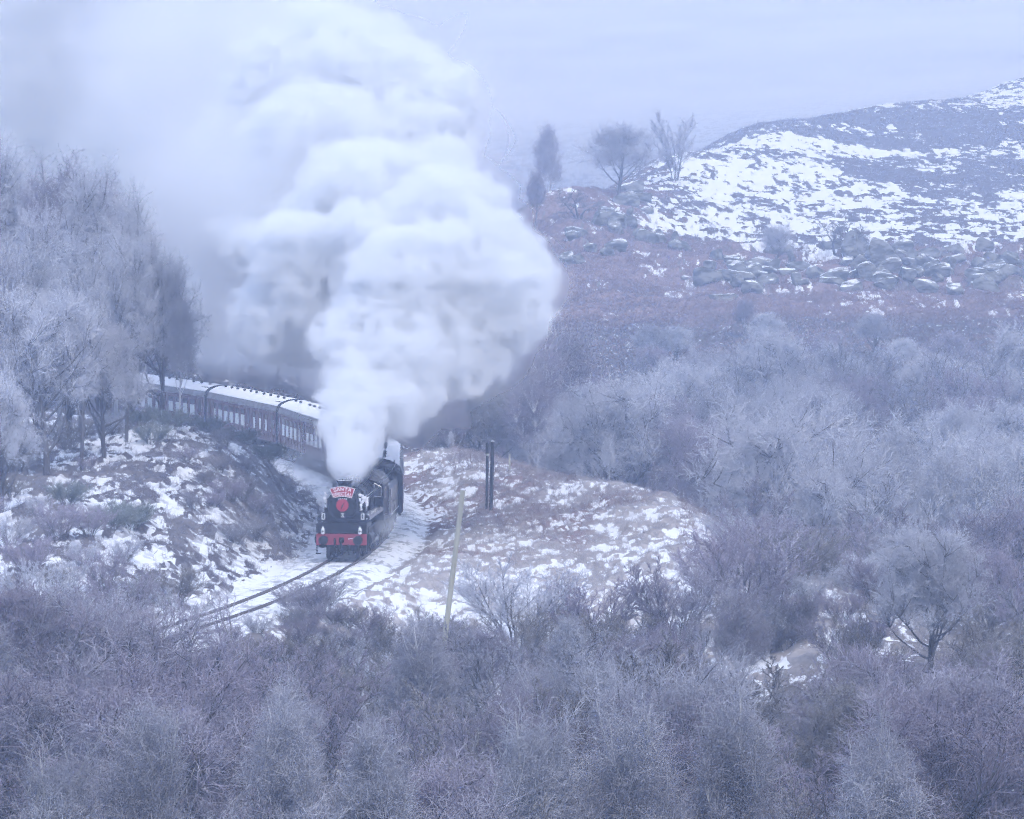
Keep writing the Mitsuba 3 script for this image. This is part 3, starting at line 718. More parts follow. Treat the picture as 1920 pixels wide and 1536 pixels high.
SLEEP = mikit.ply(bx(-1.3, 1.3, -.125, .125, -.27, -.135), 'sleeper_wood')
for i, s in enumerate(np.arange(-36, 30, .72)):
    p = track(s); a = math.degrees(PSI0 + KAP * s)
    scene['railway_track__sleeper' + ('' if i == 0 else f'_{i:03d}')] = {**SLEEP, 'to_world': T().translate(p.tolist()).rotate([0, 0, 1], a)}
tag('railway_track', 'curving single railway track half buried in snow, in front of the engine', 'railway track')

# ------------------------------------------------------------------ train
matt('black_paint', (.010, .011, .014), rough=.35, specular=.35)
matt('sooty_black', (.013, .014, .016), rough=.6, specular=.3)
matt('tender_paint', (.02, .024, .026), rough=.16, clearcoat=1.0)
matt('wheel_steel', (.05, .05, .055), rough=.5)
matt('bright_steel', (.45, .45, .47), rough=.35, metallic=.8)
matt('buffer_red', None, lambda p, n, uv: mikit.mix((.30, .022, .04), (.22, .03, .045), mikit.fbm(p.x * 3, p.y * 3, p.z * 6)), rough=.5)
matt('disc_red', (.36, .022, .045), rough=.45)
matt('white_paint', (.8, .8, .78))
matt('snow', None, lambda p, n, uv: c3(.86, .87, .89) * (.9 + .1 * mikit.fbm(p.x * 2, p.y * 2, p.z * 2)))
matt('maroon', None, lambda p, n, uv: mikit.mix((.045, .012, .022), (.12, .09, .102), .55 * mikit.smoothstep(.45, .8, mikit.fbm(p.x * 1.5 + p.y * 1.5, p.z * .7, 4.0, octaves=4)) + .10), rough=.4, clearcoat=.3)
matt('maroon_dark', (.06, .02, .028), rough=.45)
matt('roof_grey', None, lambda p, n, uv: mikit.mix((.07, .07, .075), (.18, .18, .19), mikit.fbm(p.x * 2, p.y * 2, p.z * 4)), rough=.6)
matt('misted_pane', None, lambda p, n, uv: mikit.mix((.36, .42, .43), (.52, .58, .59), mikit.fbm(p.x * .9, p.y * .9, p.z * 1.2)), rough=.12, clearcoat=1.0)
matt('dark_pane', (.03, .032, .036), rough=.1, clearcoat=1.0)
matt('coal', None, lambda p, n, uv: mikit.mix((.01, .01, .01), (.05, .05, .052), mikit.fbm(p.x * 7, p.y * 7, p.z * 7)))


class Body:
    """A straight vehicle on the curve: local right, back, up"""

    def __init__(self, root, s0, s1):
        self.root, self.n = root, {}
        L = s1 - s0
        a, b = track(s0 + L * .17), track(s0 + L * .83)
        self.back = (b - a) / np.linalg.norm(b - a)
        self.right = np.array([self.back[1], -self.back[0], 0])
        self.o = (a + b) / 2 - self.back * L / 2
        self.M = np.eye(4); self.M[:3, 0], self.M[:3, 1], self.M[:3, 3] = self.right, self.back, self.o

    def world(self, v):
        return np.asarray(v) @ self.M[:3, :3].T + self.o

    def add(self, name, mesh, mat, smooth=False, under=None, label=None):
        v, f = (mesh.vertices, mesh.faces) if hasattr(mesh, 'vertices') else mesh
        key = self.key(name, under)
        scene[key] = mikit.ply((self.world(v), np.asarray(f)), mat, smooth=smooth)
        if label:
            tag(key, label)
        return key

    def key(self, name, under=None):
        base = (under or self.root) + '__' + name
        n = self.n.get(base, 0); self.n[base] = n + 1
        return base if n == 0 else f'{base}_{n:03d}'

    def put(self, name, shape, m, under=None):
        """A shared shape under a local matrix"""
        scene[self.key(name, under)] = {**shape, 'to_world': T((self.M @ m).tolist())}


def Mv(r, b, z, sr=1, sb=1, sz=1):
    return np.array([[sr, 0, 0, r], [0, sb, 0, b], [0, 0, sz, z], [0, 0, 0, 1.0]])


def cyl_b(r, z, rad, b0, b1, n=32, rad1=None):
    """A cylinder or cone along the vehicle, capped"""
    a = np.arange(n) * 2 * math.pi / n
    rad1 = rad if rad1 is None else rad1
    v = np.concatenate([np.stack([r + R * np.cos(a), np.full(n, b), z + R * np.sin(a)], -1) for R, b in ((rad, b0), (rad1, b1))] + [[[r, b0, z], [r, b1, z]]])
    j = np.arange(n); k = (j + 1) % n
    return v, np.vstack([np.stack([j, k, n + k], 1), np.stack([j, n + k, n + j], 1), np.stack([k, j, j * 0 + 2 * n], 1), np.stack([n + j, n + k, j * 0 + 2 * n + 1], 1)])


def cyl_r(b, z, rad, r0, r1, n=28):
    v, f = cyl_b(b, z, rad, r0, r1, n)
    return v[:, [1, 0, 2]], f[:, ::-1]


def lathe_z(r, b, pts, n=24, sb=1.0):
    pts = np.array(pts); a = np.arange(n) * 2 * math.pi / n
    v = np.stack([r + pts[:, :1] * np.cos(a), b + sb * pts[:, :1] * np.sin(a), np.repeat(pts[:, 1:], n, 1)], -1).reshape(-1, 3)
    return v, tri(grid_faces(len(pts), n, True))


def lathe_b(r, z, pts, n=36):
    """Turned about the vehicle's length: pts are (radius, back)"""
    pts = np.array(pts); a = np.arange(n) * 2 * math.pi / n
    v = np.stack([r + pts[:, :1] * np.cos(a), np.repeat(pts[:, 1:], n, 1), z + pts[:, :1] * np.sin(a)], -1).reshape(-1, 3)
    return v, tri(grid_faces(len(pts), n, True))


def loft(prof, b0, b1, caps=True):
    """A closed section (right, up) along the vehicle"""
    p = np.array(prof); n = len(p)
    v = np.concatenate([np.stack([p[:, 0], np.full(n, b), p[:, 1]], -1) for b in (b0, b1)] + [[[p[:, 0].mean(), b0, p[:, 1].mean()], [p[:, 0].mean(), b1, p[:, 1].mean()]]])
    j = np.arange(n); k = (j + 1) % n
    f = np.vstack([np.stack([j, k, n + k], 1), np.stack([j, n + k, n + j], 1)])
    if caps:
        f = np.vstack([f, np.stack([k, j, j * 0 + 2 * n], 1), np.stack([n + j, n + k, j * 0 + 2 * n + 1], 1)])
    return v, f


def rod(p, q, rad, n=8):
    p, q = np.array(p, float), np.array(q, float)
    t = (q - p) / np.linalg.norm(q - p); a = np.cross(t, [0, 0, 1.0] if abs(t[2]) < .9 else [1.0, 0, 0]); a /= np.linalg.norm(a); b = np.cross(t, a)
    g = np.arange(n) * 2 * math.pi / n
    ring = rad * (np.cos(g)[:, None] * a + np.sin(g)[:, None] * b)
    v = np.concatenate([p + ring, q + ring, [p, q]]); j = np.arange(n); k = (j + 1) % n
    return v, np.vstack([np.stack([j, k, n + k], 1), np.stack([j, n + k, n + j], 1), np.stack([k, j, j * 0 + 2 * n], 1), np.stack([n + j, n + k, j * 0 + 2 * n + 1], 1)])


def path_tube(pts, rad, n=8):
    pts = np.array(pts, float)
    return cat([rod(pts[i], pts[i + 1], rad, n) for i in range(len(pts) - 1)])


def arc_profile(l, z_side, z_top, n=18, power=.5, off=0.0, lmax=None):
    x = np.linspace(-(lmax or l), lmax or l, n)
    z = z_side + (z_top - z_side) * np.maximum(1 - np.abs(x / l) ** 2.1, 0) ** power
    return np.stack([x, z + off], -1)


def lettering(text, hgt, bold, radius=None, depth=.012):
    m = meshkit.text_mesh(text, hgt, depth, bold)
    v = np.array(m.vertices); v[:, 0] -= (v[:, 0].max() + v[:, 0].min()) / 2
    if radius:
        a = v[:, 0] / radius; rr = radius + v[:, 1]
        v[:, 0], v[:, 1] = rr * np.sin(a), rr * np.cos(a) - radius
    return np.stack([v[:, 0], -v[:, 2], v[:, 1]], -1), np.array(m.faces)


def widen(m, k, radius):
    v = np.array(m[0]); a = v[:, 0] * k / radius; rr = radius + v[:, 2]
    return np.stack([rr * np.sin(a), v[:, 1], rr * np.cos(a) - radius], -1), m[1]


def shift(m, r, b, z):
    return np.asarray(m[0]) + [r, b, z], m[1]


def wheel(rad, w, spokes):
    """tyre, spokes, hub of a wheel standing across the rail, centre at the origin"""
    n = 32; a = np.arange(n) * 2 * math.pi / n
    pr = np.array([[rad - .1, -w / 2], [rad, -w / 2], [rad, w / 2], [rad + .03, w / 2], [rad + .03, w / 2 + .03], [rad - .1, w / 2 + .03]])
    v = np.stack([np.repeat(pr[:, 1:], n, 1), pr[:, :1] * np.cos(a), pr[:, :1] * np.sin(a)], -1).reshape(-1, 3)
    parts = [(v, np.vstack([tri(grid_faces(6, n, True)), tri(np.stack([5 * n + np.arange(n), 5 * n + (np.arange(n) + 1) % n, (np.arange(n) + 1) % n, np.arange(n)], -1))]))]
    parts.append(cyl_r(0, 0, .16, -w / 2 - .02, w / 2 + .02, 16))
    for k in range(spokes):
        g = k * 2 * math.pi / spokes
        parts.append(rod([0, .1 * math.cos(g), .1 * math.sin(g)], [0, (rad - .06) * math.cos(g), (rad - .06) * math.sin(g)], .035, 5))
    if spokes == 0:
        parts.append(cyl_r(0, 0, rad - .08, -.03, .03, 24))
    return cat(parts)


BOGIE_W = mikit.ply(wheel(.47, .13, 10), 'wheel_steel')
DRIVE_W = mikit.ply(wheel(.86, .14, 15), 'wheel_steel')
COACH_W = mikit.ply(wheel(.46, .13, 0), 'wheel_steel')

# ---- the engine
E = Body('steam_locomotive', 0, 10.3)
zc = 2.72
E.add('buffer_beam', bx(-1.27, 1.27, 0, .07, .80, 1.36), 'buffer_red')
for s in (-1, 1):
    k = E.add('buffer', lathe_b(s * .87, 1.06, [(.0, -.52), (.2, -.515), (.235, -.49), (.235, -.46), (.08, -.45), (.08, -.25), (.14, -.24), (.16, -.02), (.2, -.01), (.2, 0)]), 'sooty_black', smooth=40)
    lx = s * .93
    k = E.add('lamp', cat([lathe_z(lx, -.02, [(0, 1.36), (.085, 1.36), (.085, 1.60), (.07, 1.64), (.04, 1.67), (.04, 1.72), (0, 1.73)], 14), bx(lx - .03, lx + .03, -.04, .02, 1.33, 1.4)]), 'white_paint', smooth=40)
    E.add('lens', cyl_b(lx, 1.49, .05, -.13, -.09, 14), 'dark_pane', under=k)
    E.add('lamp_plate', cat([bx(s * .99 - .085, s * .99 + .085, .66, .70, 2.02, 2.06), bx(s * .99 - .085, s * .99 - .035, .66, .70, 2.06, 2.30), bx(s * .99 + .035, s * .99 + .085, .66, .70, 2.06, 2.30), bx(s * .99 - .085, s * .99 + .085, .66, .70, 2.30, 2.33)]), 'white_paint')
# frames, running plates and the sloping front
E.add('frames', cat([bx(-1.12, -.98, .07, 9.6, .85, 1.5), bx(.98, 1.12, .07, 9.6, .85, 1.5), bx(-.95, .95, .35, 2.9, .75, 1.9)]), 'sooty_black')
E.add('front_apron', loft([(-1.27, 1.40), (1.27, 1.40), (1.27, 1.86), (1.20, 1.90), (-1.20, 1.90), (-1.27, 1.86)], .02, .62), 'black_paint')
E.add('front_step', loft([(-1.30, 1.92), (1.30, 1.92), (1.30, 2.18), (.95, 2.42), (-.95, 2.42), (-1.30, 2.18)], .70, 1.0), 'black_paint')
for s in (-1, 1):
    E.add('running_plate', cat([bx(min(s * .82, s * 1.31), max(s * .82, s * 1.31), 1.0, 7.3, 2.10, 2.14), bx(min(s * 1.27, s * 1.312), max(s * 1.27, s * 1.312), 1.0, 7.3, 1.98, 2.10)]), 'bright_steel' if s > 0 else 'black_paint', label='frost-bright running plate edge' if s > 0 else None)
    cy = E.add('cylinder', cat([cyl_b(s * 1.03, 1.0, .42, .75, 2.35, 24), cyl_b(s * .98, 1.60, .27, .62, 2.5, 20), bx(min(s * .6, s * 1.3), max(s * .6, s * 1.3), .8, 2.3, 1.0, 1.62)]), 'black_paint')
    E.add('cylinder_cover', lathe_b(s * 1.03, 1.0, [(0, .66), (.12, .67), (.36, .72), (.40, .75)]), 'black_paint', smooth=40, under=cy)
    for b in (1.05, 3.0):
        E.put('bogie_wheel', BOGIE_W, Mv(s * .753, b, .47, -s, 1, 1))
    for b in (4.55, 6.2, 7.85):
        E.put('driving_wheel', DRIVE_W, Mv(s * .753, b, .86, -s, 1, 1))
    E.add('coupling_rod', cat([bx(min(s * .93, s * .98), max(s * .93, s * .98), 4.4, 8.0, .50, .62)] + [cyl_r(b, .56, .12, s * .90, s * 1.0, 14) for b in (4.55, 6.2, 7.85)]), 'bright_steel')
    E.add('connecting_rod', rod([s * 1.06, 2.4, 1.0], [s * 1.06, 6.2, .58], .06), 'bright_steel')
    E.add('guard_iron', cat([bx(s * .74 - .05, s * .74 + .05, .25, .29, .12, .8)]), 'sooty_black')
    E.add('front_footstep', cat([bx(s * 1.26 - .03, s * 1.26 + .03, .2, .26, .35, .9), bx(min(s * 1.06, s * 1.32), max(s * 1.06, s * 1.32), .1, .35, .33, .37)]), 'sooty_black')
    E.add('cab_footstep', cat([bx(s * 1.24 - .03, s * 1.24 + .03, 8.9, 9.0, .4, 1.4), bx(s * 1.24 - .03, s * 1.24 + .03, 9.3, 9.4, .4, 1.4), bx(min(s * 1.1, s * 1.36), max(s * 1.1, s * 1.36), 8.85, 9.45, .38, .42), bx(min(s * 1.1, s * 1.36), max(s * 1.1, s * 1.36), 8.85, 9.45, .82, .86)]), 'sooty_black')
    E.add('handrail', path_tube([(s * .86, .95, 3.05), (s * .94, 1.6, 3.1), (s * 1.0, 4.4, 3.12), (s * 1.04, 7.2, 3.16)], .018), 'bright_steel')
    E.add('steam_pipe', path_tube([(s * .78, 1.7, 3.0), (s * .93, 1.7, 2.6), (s * .95, 1.7, 2.0)], .13, 12), 'black_paint', smooth=40)
# boiler
E.add('smokebox', lathe_b(0, zc, [(.60, .70), (.80, .72), (.84, .78), (.84, 2.25), (.80, 2.27)]), 'sooty_black', smooth=40)
door = E.add('smokebox_door', lathe_b(0, zc, [(0, .50), (.15, .505), (.40, .55), (.62, .64), (.68, .70), (.70, .715)]), 'black_paint', smooth=True)
E.add('door_ring', lathe_b(0, zc, [(.70, .712), (.705, .68), (.75, .67), (.79, .70), (.80, .725)]), 'sooty_black', smooth=40, under=door)
E.add('boiler', lathe_b(0, zc + .02, [(.78, 2.26), (.80, 2.27), (.84, 5.4), (.84, 5.42)]), 'black_paint', smooth=40)
for b in (2.3, 3.3, 4.35, 5.38):
    E.add('boiler_band', lathe_b(0, zc + .02, [(.80, b), (.856, b + .005), (.856, b + .06), (.80, b + .065)]), 'black_paint', smooth=40)
fb = [(.86 * math.cos(a), zc + .06 + .86 * math.sin(a)) for a in np.linspace(0, math.pi, 22)] + [(-.88, 2.2), (-.80, 1.5), (.80, 1.5), (.88, 2.2)]
E.add('firebox', loft(fb, 5.45, 7.35), 'black_paint', smooth=30)
E.add('saddle', bx(-.62, .62, .78, 2.2, 1.86, 2.45), 'sooty_black')
ch = E.add('chimney', lathe_z(0, 1.42, [(.42, 3.42), (.34, 3.55), (.32, 3.66), (.335, 3.84), (.40, 3.92), (.40, 3.97), (.35, 3.98), (.30, 3.9)], 28, 1.35), 'sooty_black', smooth=40)
E.add('snow_rim', lathe_z(0, 1.42, [(.37, 3.975), (.40, 3.985), (.39, 4.01), (.36, 4.005), (.345, 3.985)], 28, 1.35), 'snow', under=ch)
E.add('dome', lathe_z(0, 4.0, [(.50, 3.40), (.42, 3.55), (.38, 3.72), (.30, 3.85), (.16, 3.91), (0, 3.93)], 24, 1.2), 'black_paint', smooth=40)
for s in (-1, 1):
    E.add('safety_valve', lathe_z(s * .16, 5.8, [(.09, 3.5), (.09, 3.72), (.06, 3.78), (.06, 3.86), (0, 3.87)], 12), 'bright_steel', smooth=40)
E.add('top_feed', cat([bx(-.26, .26, 3.0, 3.3, 3.45, 3.66), path_tube([(.26, 3.15, 3.55), (.62, 3.15, 3.36), (.88, 3.15, 2.9), (.93, 3.15, 2.2)], .045)]), 'black_paint')
# cab
cabroof = arc_profile(1.30, 3.36, 3.95, 18)
front = [(-1.30, 1.50), (1.30, 1.50)] + [(x, z) for x, z in cabroof[::-1]]
cab = E.add('cab', cat([loft(front, 7.30, 7.36), loft([(-1.32, 1.4), (-1.27, 1.4), (-1.27, 3.36), (-1.32, 3.36)], 7.36, 9.5), loft([(1.27, 1.4), (1.32, 1.4), (1.32, 3.36), (1.27, 3.36)], 7.36, 9.5)]), 'black_paint')
ro = arc_profile(1.36, 3.36, 4.0, 18)
E.add('roof', loft(list(map(tuple, ro)) + list(map(tuple, (ro - [0, .05])[::-1])), 7.22, 9.9), 'roof_grey', under=cab, smooth=30)
sr = arc_profile(1.36, 3.36, 4.0, 12, off=.035, lmax=1.0)
E.add('roof_snow', loft(list(map(tuple, sr)) + list(map(tuple, (sr - [0, .05])[::-1])), 7.4, 9.8), 'roof_grey', under=cab, smooth=30)
for s in (-1, 1):
    w = E.add('spectacle_window', bx(s * 1.02 - .17, s * 1.02 + .17, 7.27, 7.305, 2.72, 3.34), 'dark_pane', under=cab)
    fr = [rod(a, b, .022, 6) for a, b in (((s * .83, 7.27, 2.70), (s * 1.21, 7.27, 2.70)), ((s * 1.21, 7.27, 2.70), (s * 1.21, 7.27, 3.20)), ((s * 1.21, 7.27, 3.20), (s * .83, 7.27, 3.38)), ((s * .83, 7.27, 3.38), (s * .83, 7.27, 2.70)))]
    E.add('window_frame', cat(fr), 'bright_steel', under=cab)
    E.add('side_window', bx(min(s * 1.318, s * 1.332), max(s * 1.318, s * 1.332), 7.7, 8.6, 2.6, 3.15), 'dark_pane', under=cab)
    E.add('handrail', rod((s * 1.37, 9.45, 1.6), (s * 1.37, 9.45, 3.0), .03), 'bright_steel', under=cab)
# headboard, disc, numbers and badge on the smokebox door
hb_r = 1.55
ang = np.linspace(-.36, .36, 20)
def fan(r0, r1, a, b0, b1):
    out = [((r1) * math.sin(t), (r1) * math.cos(t) - hb_r) for t in a] + [((r0) * math.sin(t), (r0) * math.cos(t) - hb_r) for t in a[::-1]]
    return loft(out, b0, b1, caps=False), out
def plate(r0, r1, a, b0, b1):
    import shapely
    (v, f), out = fan(r0, r1, a, b0, b1)
    m = trimesh.creation.extrude_polygon(shapely.Polygon(out), b1 - b0, engine='earcut')
    w = np.array(m.vertices)
    return np.stack([w[:, 0], b1 - w[:, 2], w[:, 1]], -1), np.array(m.faces)
hb = E.add('headboard', shift(plate(hb_r - .255, hb_r + .255, ang, 0, .03), 0, .44, 3.46), 'disc_red', label='red arched headboard with cream border and letters')
def rim(r0, r1, a0, a1, w):
    e = [plate(r1 - w, r1, np.linspace(a0, a1, 20), -.01, .02), plate(r0, r0 + w, np.linspace(a0, a1, 20), -.01, .02),
         plate(r0 + w, r1 - w, np.linspace(a0, a0 + w / hb_r, 2), -.01, .02), plate(r0 + w, r1 - w, np.linspace(a1 - w / hb_r, a1, 2), -.01, .02)]
    return cat(e)
E.add('border', shift(rim(hb_r - .255, hb_r + .255, -.36, .36, .026), 0, .435, 3.46), 'white_paint', under=hb)
E.add('lettering', shift(widen(lettering('SANTA', .165, True), 1.14, hb_r + .035), 0, .442, 3.46 + .035), 'white_paint', under=hb, label='the word SANTA in cream capitals')
E.add('lettering', shift(widen(lettering('SPECIAL', .165, True), 0.98, hb_r - .195), 0, .442, 3.46 - .195), 'white_paint', under=hb, label='the word SPECIAL in cream capitals')
E.add('bracket', cat([bx(-.3, -.25, .475, .76, 3.3, 3.34), bx(.25, .3, .475, .76, 3.3, 3.34)]), 'sooty_black', under=hb)
E.add('number_plate', shift(lettering('75029', .105, True), 0, .50, 3.02), 'white_paint', under=door, label='white engine number, its middle digits hidden by the red disc')
dk = E.add('red_disc', cyl_b(0, 2.76, .315, .40, .44, 40), 'disc_red', label='round red disc on the smokebox door')
E.add('door_handle', cat([rod((-.06, .385, 2.58), (.07, .385, 2.86), .018), rod((0, .40, 2.72), (0, .36, 2.72), .03)]), 'sooty_black', under=dk)
E.add('badge', cat([shift(lettering('X', .14, True), 0, .50, 2.19), bx(-.09, .09, .49, .50, 2.16, 2.19), bx(-.09, .09, .49, .50, 2.33, 2.36)]), 'white_paint', under=door)
E.add('beam_lettering', cat([bx(.34 + i * .055, .34 + i * .055 + .04, -.006, .0, 1.09 + .004 * i, 1.13 + .004 * (i % 3) + .004 * i) for i in range(6)]), 'white_paint', label='tiny unreadable white lettering on the red beam')
# pipes and coupling under the beam
E.add('draw_hook', cat([bx(-.12, .12, -.04, 0, .92, 1.18), rod((0, -.02, 1.06), (0, -.32, 1.06), .05), rod((0, -.3, 1.1), (0, -.26, .62), .05), rod((-.07, -.26, .66), (-.07, -.2, .36), .03), rod((.07, -.26, .66), (.07, -.2, .36), .03), rod((-.09, -.2, .36), (.09, -.2, .36), .03)]), 'sooty_black')
E.add('brake_pipe', path_tube([(-.32, 0, .85), (-.32, -.12, 1.12), (-.32, -.2, 1.12), (-.30, -.22, .75), (-.26, -.1, .55)], .045), 'sooty_black')
E.add('brake_pipe', cat([path_tube([(.35, 0, .8), (.35, -.14, .75), (.33, -.16, .45), (.3, -.05, .4)], .04)]), 'sooty_black')
E.add('bogie_frame', cat([bx(-.62, -.56, .3, 3.6, .35, .8), bx(.56, .62, .3, 3.6, .35, .8), bx(-.62, .62, .35, .42, .45, .8), bx(-.58, .58, 1.9, 2.2, .4, .85), bx(-.9, .9, .42, .5, .78, .86)]), 'sooty_black')
E.add('ash_pan', bx(-.55, .55, 5.2, 7.6, .45, 1.4), 'sooty_black')
E.add('drag_box', bx(-1.25, 1.25, 9.2, 10.2, 1.15, 1.42), 'sooty_black')
def lumps(c, n, spread, size, seed):
    r = np.random.default_rng(seed); out = []
    for i in range(n):
        m = trimesh.creation.icosphere(1); v = np.array(m.vertices) * (size * r.uniform(.5, 1.1, 3)); v += r.normal(0, size * .12, v.shape)
        out.append((v + np.array(c) + r.normal(0, 1, 3) * spread, m.faces))
    return cat(out)
E.add('frozen_snow', cat([lumps((.86, .95, 2.95), 16, (.05, .10, .20), .085, 1), lumps((.93, 1.6, 3.05), 16, (.05, .3, .08), .09, 2), lumps((.95, 2.2, 2.6), 10, (.04, .2, .16), .08, 4), lumps((-.90, 1.0, 3.0), 11, (.05, .1, .22), .08, 3), lumps((.98, 3.0, 2.75), 8, (.04, .3, .16), .09, 8)]), 'snow', label='clumps of frozen snow along the smokebox side')
labels['steam_locomotive__frozen_snow']['kind'] = 'stuff'
E.add('plate_snow', lumps((1.14, 3.8, 2.15), 22, (.07, 1.6, .002), .035, 9), 'snow')
tag('steam_locomotive__plate_snow', kind='stuff')
tag('steam_locomotive', 'black steam locomotive with a red buffer beam and a red headboard, coming round the curve', 'steam locomotive')

# ---- the tender, coupled behind
D = Body('coal_tender', 10.5, 17.5)
tp = [(-1.30, 1.30), (1.30, 1.30), (1.31, 2.75), (1.22, 3.0), (1.0, 3.12), (-1.0, 3.12), (-1.22, 3.0), (-1.31, 2.75)]
D.add('tank', loft(tp, .35, 6.9), 'tender_paint')
D.add('frame', bx(-1.2, 1.2, .2, 6.95, .85, 1.3), 'sooty_black')
D.add('coal_heap', shift(lumps((0, 2.4, 3.12), 60, (.4, 1.0, .07), .25, 21), 0, 0, 0), 'coal')
for s in (-1, 1):
    D.add('side_rail', cat([rod((s * 1.34, .3, 1.5), (s * 1.34, .3, 2.9), .03), rod((s * 1.33, .8, 1.45), (s * 1.33, 6.8, 1.45), .02)]), 'bright_steel')
    D.add('panel_seam', cat([bx(s * 1.315 - .012, s * 1.315 + .012, .4, 6.85, 2.0, 2.03), bx(s * 1.315 - .012, s * 1.315 + .012, 3.4, 3.43, 1.35, 2.7)]), 'sooty_black')
    for b in (1.2, 3.3, 5.4):
        D.put('wheel', BOGIE_W, Mv(s * .753, b, .47, -s, 1, 1))
        D.add('axle_box', bx(min(s * .95, s * 1.15), max(s * .95, s * 1.15), b - .2, b + .2, .3, .85), 'sooty_black')
tag('coal_tender', 'black coal tender with glossy flat sides behind the locomotive cab', 'tender')

# ---- the carriages
UB = mikit.ply(bx(-.5, .5, -.5, .5, -.5, .5), 'misted_pane')
def ubox(mat):
    return {**UB, 'bsdf': {'type': 'ref', 'id': mat}}
_v = trimesh.creation.icosphere(1); _v = (np.array(_v.vertices) * [.11, .13, .085], np.array(_v.faces))
VENT = mikit.ply(cat([_v, bx(-.05, .05, -.05, .05, -.2, 0)]), 'sooty_black', smooth=40)
def side_r(z):
    return 1.41 - .04 * (z - 1.9) if z > 1.9 else 1.41 - .05 * (1.9 - z)
LAB = ['maroon carriage directly behind the tender, its roof vents facing the camera', 'maroon carriage hidden behind the steam between the front one and the side-on ones', 'maroon carriage partly covered by the steam, third from the engine', 'maroon carriage in the middle of the three seen from the side', 'rearmost maroon carriage, its tail hidden by frosted trees']
def carriage(i, s0):
    C = Body(num('railway_carriage'), s0, s0 + 20.1)
    L = 20.1
    rp = arc_profile(1.375, 3.12, 3.86, 26)
    wall = [(-1.36, 1.0), (1.36, 1.0), (1.41, 1.9), (1.375, 3.12)] + [(a, b - .03) for a, b in rp[::-1][1:-1]] + [(-1.375, 3.12), (-1.41, 1.9)]
    body = C.add('body', loft(wall, .06, L - .06), 'maroon')
    for b in (0, L - .055):
        C.add('end_panel', loft([(a * .985, z) for a, z in wall], b, b + .055), 'sooty_black')
    for b in (-.32, L):
        C.add('gangway', bx(-.52, .52, b, b + .32, 1.15, 3.2), 'sooty_black')
    roof = C.add('roof', loft(list(map(tuple, rp + [0, .012])) + list(map(tuple, (rp - [0, .02])[::-1])), -.03, L + .03), 'roof_grey', smooth=30)
    sn = arc_profile(1.375, 3.12, 3.86, 24, off=.05, lmax=1.24)
    C.add('roof_snow', loft(list(map(tuple, sn)) + list(map(tuple, (sn * [.995, 1] - [0, .05])[::-1])), .16, L - .16), 'snow', under=roof, smooth=30)
    for b in (-.03, L - .12):
        rr = arc_profile(1.375, 3.12, 3.86, 24, off=.075)
        C.add('roof_rib', loft(list(map(tuple, rr)) + list(map(tuple, (rr - [0, .075])[::-1])), b, b + .15), 'sooty_black', under=roof, smooth=30)
    for s in (-1, 1):
        C.add('rain_strip', bx(min(s * 1.37, s * 1.42), max(s * 1.37, s * 1.42), .1, L - .1, 3.06, 3.11), 'roof_grey')
        C.add('roof_pipe', rod((s * .95, 0.3, 3.74), (s * .95, 1.9, 3.71), .03), 'sooty_black')
        rv = np.random.default_rng(40 + i * 2 + (s > 0))
        for k in range(10):
            b = 1.6 + k * 1.86 + rv.uniform(-.3, .3) * (k % 3 == 1)
            if k in (3, 7) and i % 2 == 0:
                continue
            C.put('roof_vent', VENT, Mv(s * .40, b, 3.96))
        kinds = ['door', 'win', 'win', 'win', 'win', 'door', 'narrow', 'win', 'win', 'win', 'win', 'door'] if i % 2 == 0 else ['door', 'narrow', 'narrow', 'narrow', 'door', 'win', 'win', 'win', 'win', 'win', 'narrow', 'door']
        for k, kd in enumerate(kinds):
            b = 1.0 + k * (L - 2.0) / 11
            w = {'door': .55, 'win': 1.02, 'narrow': .5}[kd]
            R = side_r(2.2)
            if kd == 'door':
                dr_ = C.key('door'); scene[dr_] = {**ubox('maroon_dark'), 'to_world': T((C.M @ Mv(s * (R - .02), b, 2.0, .075, .78, 1.95)).tolist())}
                C.put('window', ubox('dark_pane'), Mv(s * (R + .012), b, 2.35, .03, .48, .9), under=dr_)
                C.put('handle', ubox('bright_steel'), Mv(s * (R + .03), b + .3, 1.75, .05, .05, .18), under=dr_)
                continue
            f = C.key('window'); scene[f] = {**ubox('maroon_dark'), 'to_world': T((C.M @ Mv(s * (R - .02), b, 2.24, .07, w + .12, 1.18)).tolist())}
            C.put('pane', ubox('misted_pane'), Mv(s * (R + .008), b, 2.05, .03, w, .74), under=f)
            for q in ((-.26, .26) if kd == 'win' else (0,)):
                C.put('top_light', ubox('dark_pane'), Mv(s * (R + .002), b + q * w, 2.63, .04, .40 if kd == 'win' else .42, .32), under=f)
        C.add('grab_pole', cat([rod((s * 1.44, b, 1.5), (s * 1.44, b, 2.5), .02, 5) for b in (.45, L - .45)]), 'bright_steel')
        sg = C.add('side_groove', cat([bx(min(s * 1.39, s * 1.414), max(s * 1.39, s * 1.414), b - .012, b + .012, 1.05, 1.62) for b in np.arange(.9, L, 1.2)]), 'maroon_dark')
        tag(sg, kind='stuff')
        C.add('sole_bar', bx(min(s * 1.15, s * 1.3), max(s * 1.15, s * 1.3), .1, L - .1, .86, 1.0), 'sooty_black')
    C.add('underframe_box', cat([bx(-1.2, 1.2, 7.2, 9.2, .45, .9), bx(-1.2, 1.2, 10.4, 11.8, .40, .9), bx(-1.1, 1.1, 5.6, 6.4, .5, .9)]), 'sooty_black')
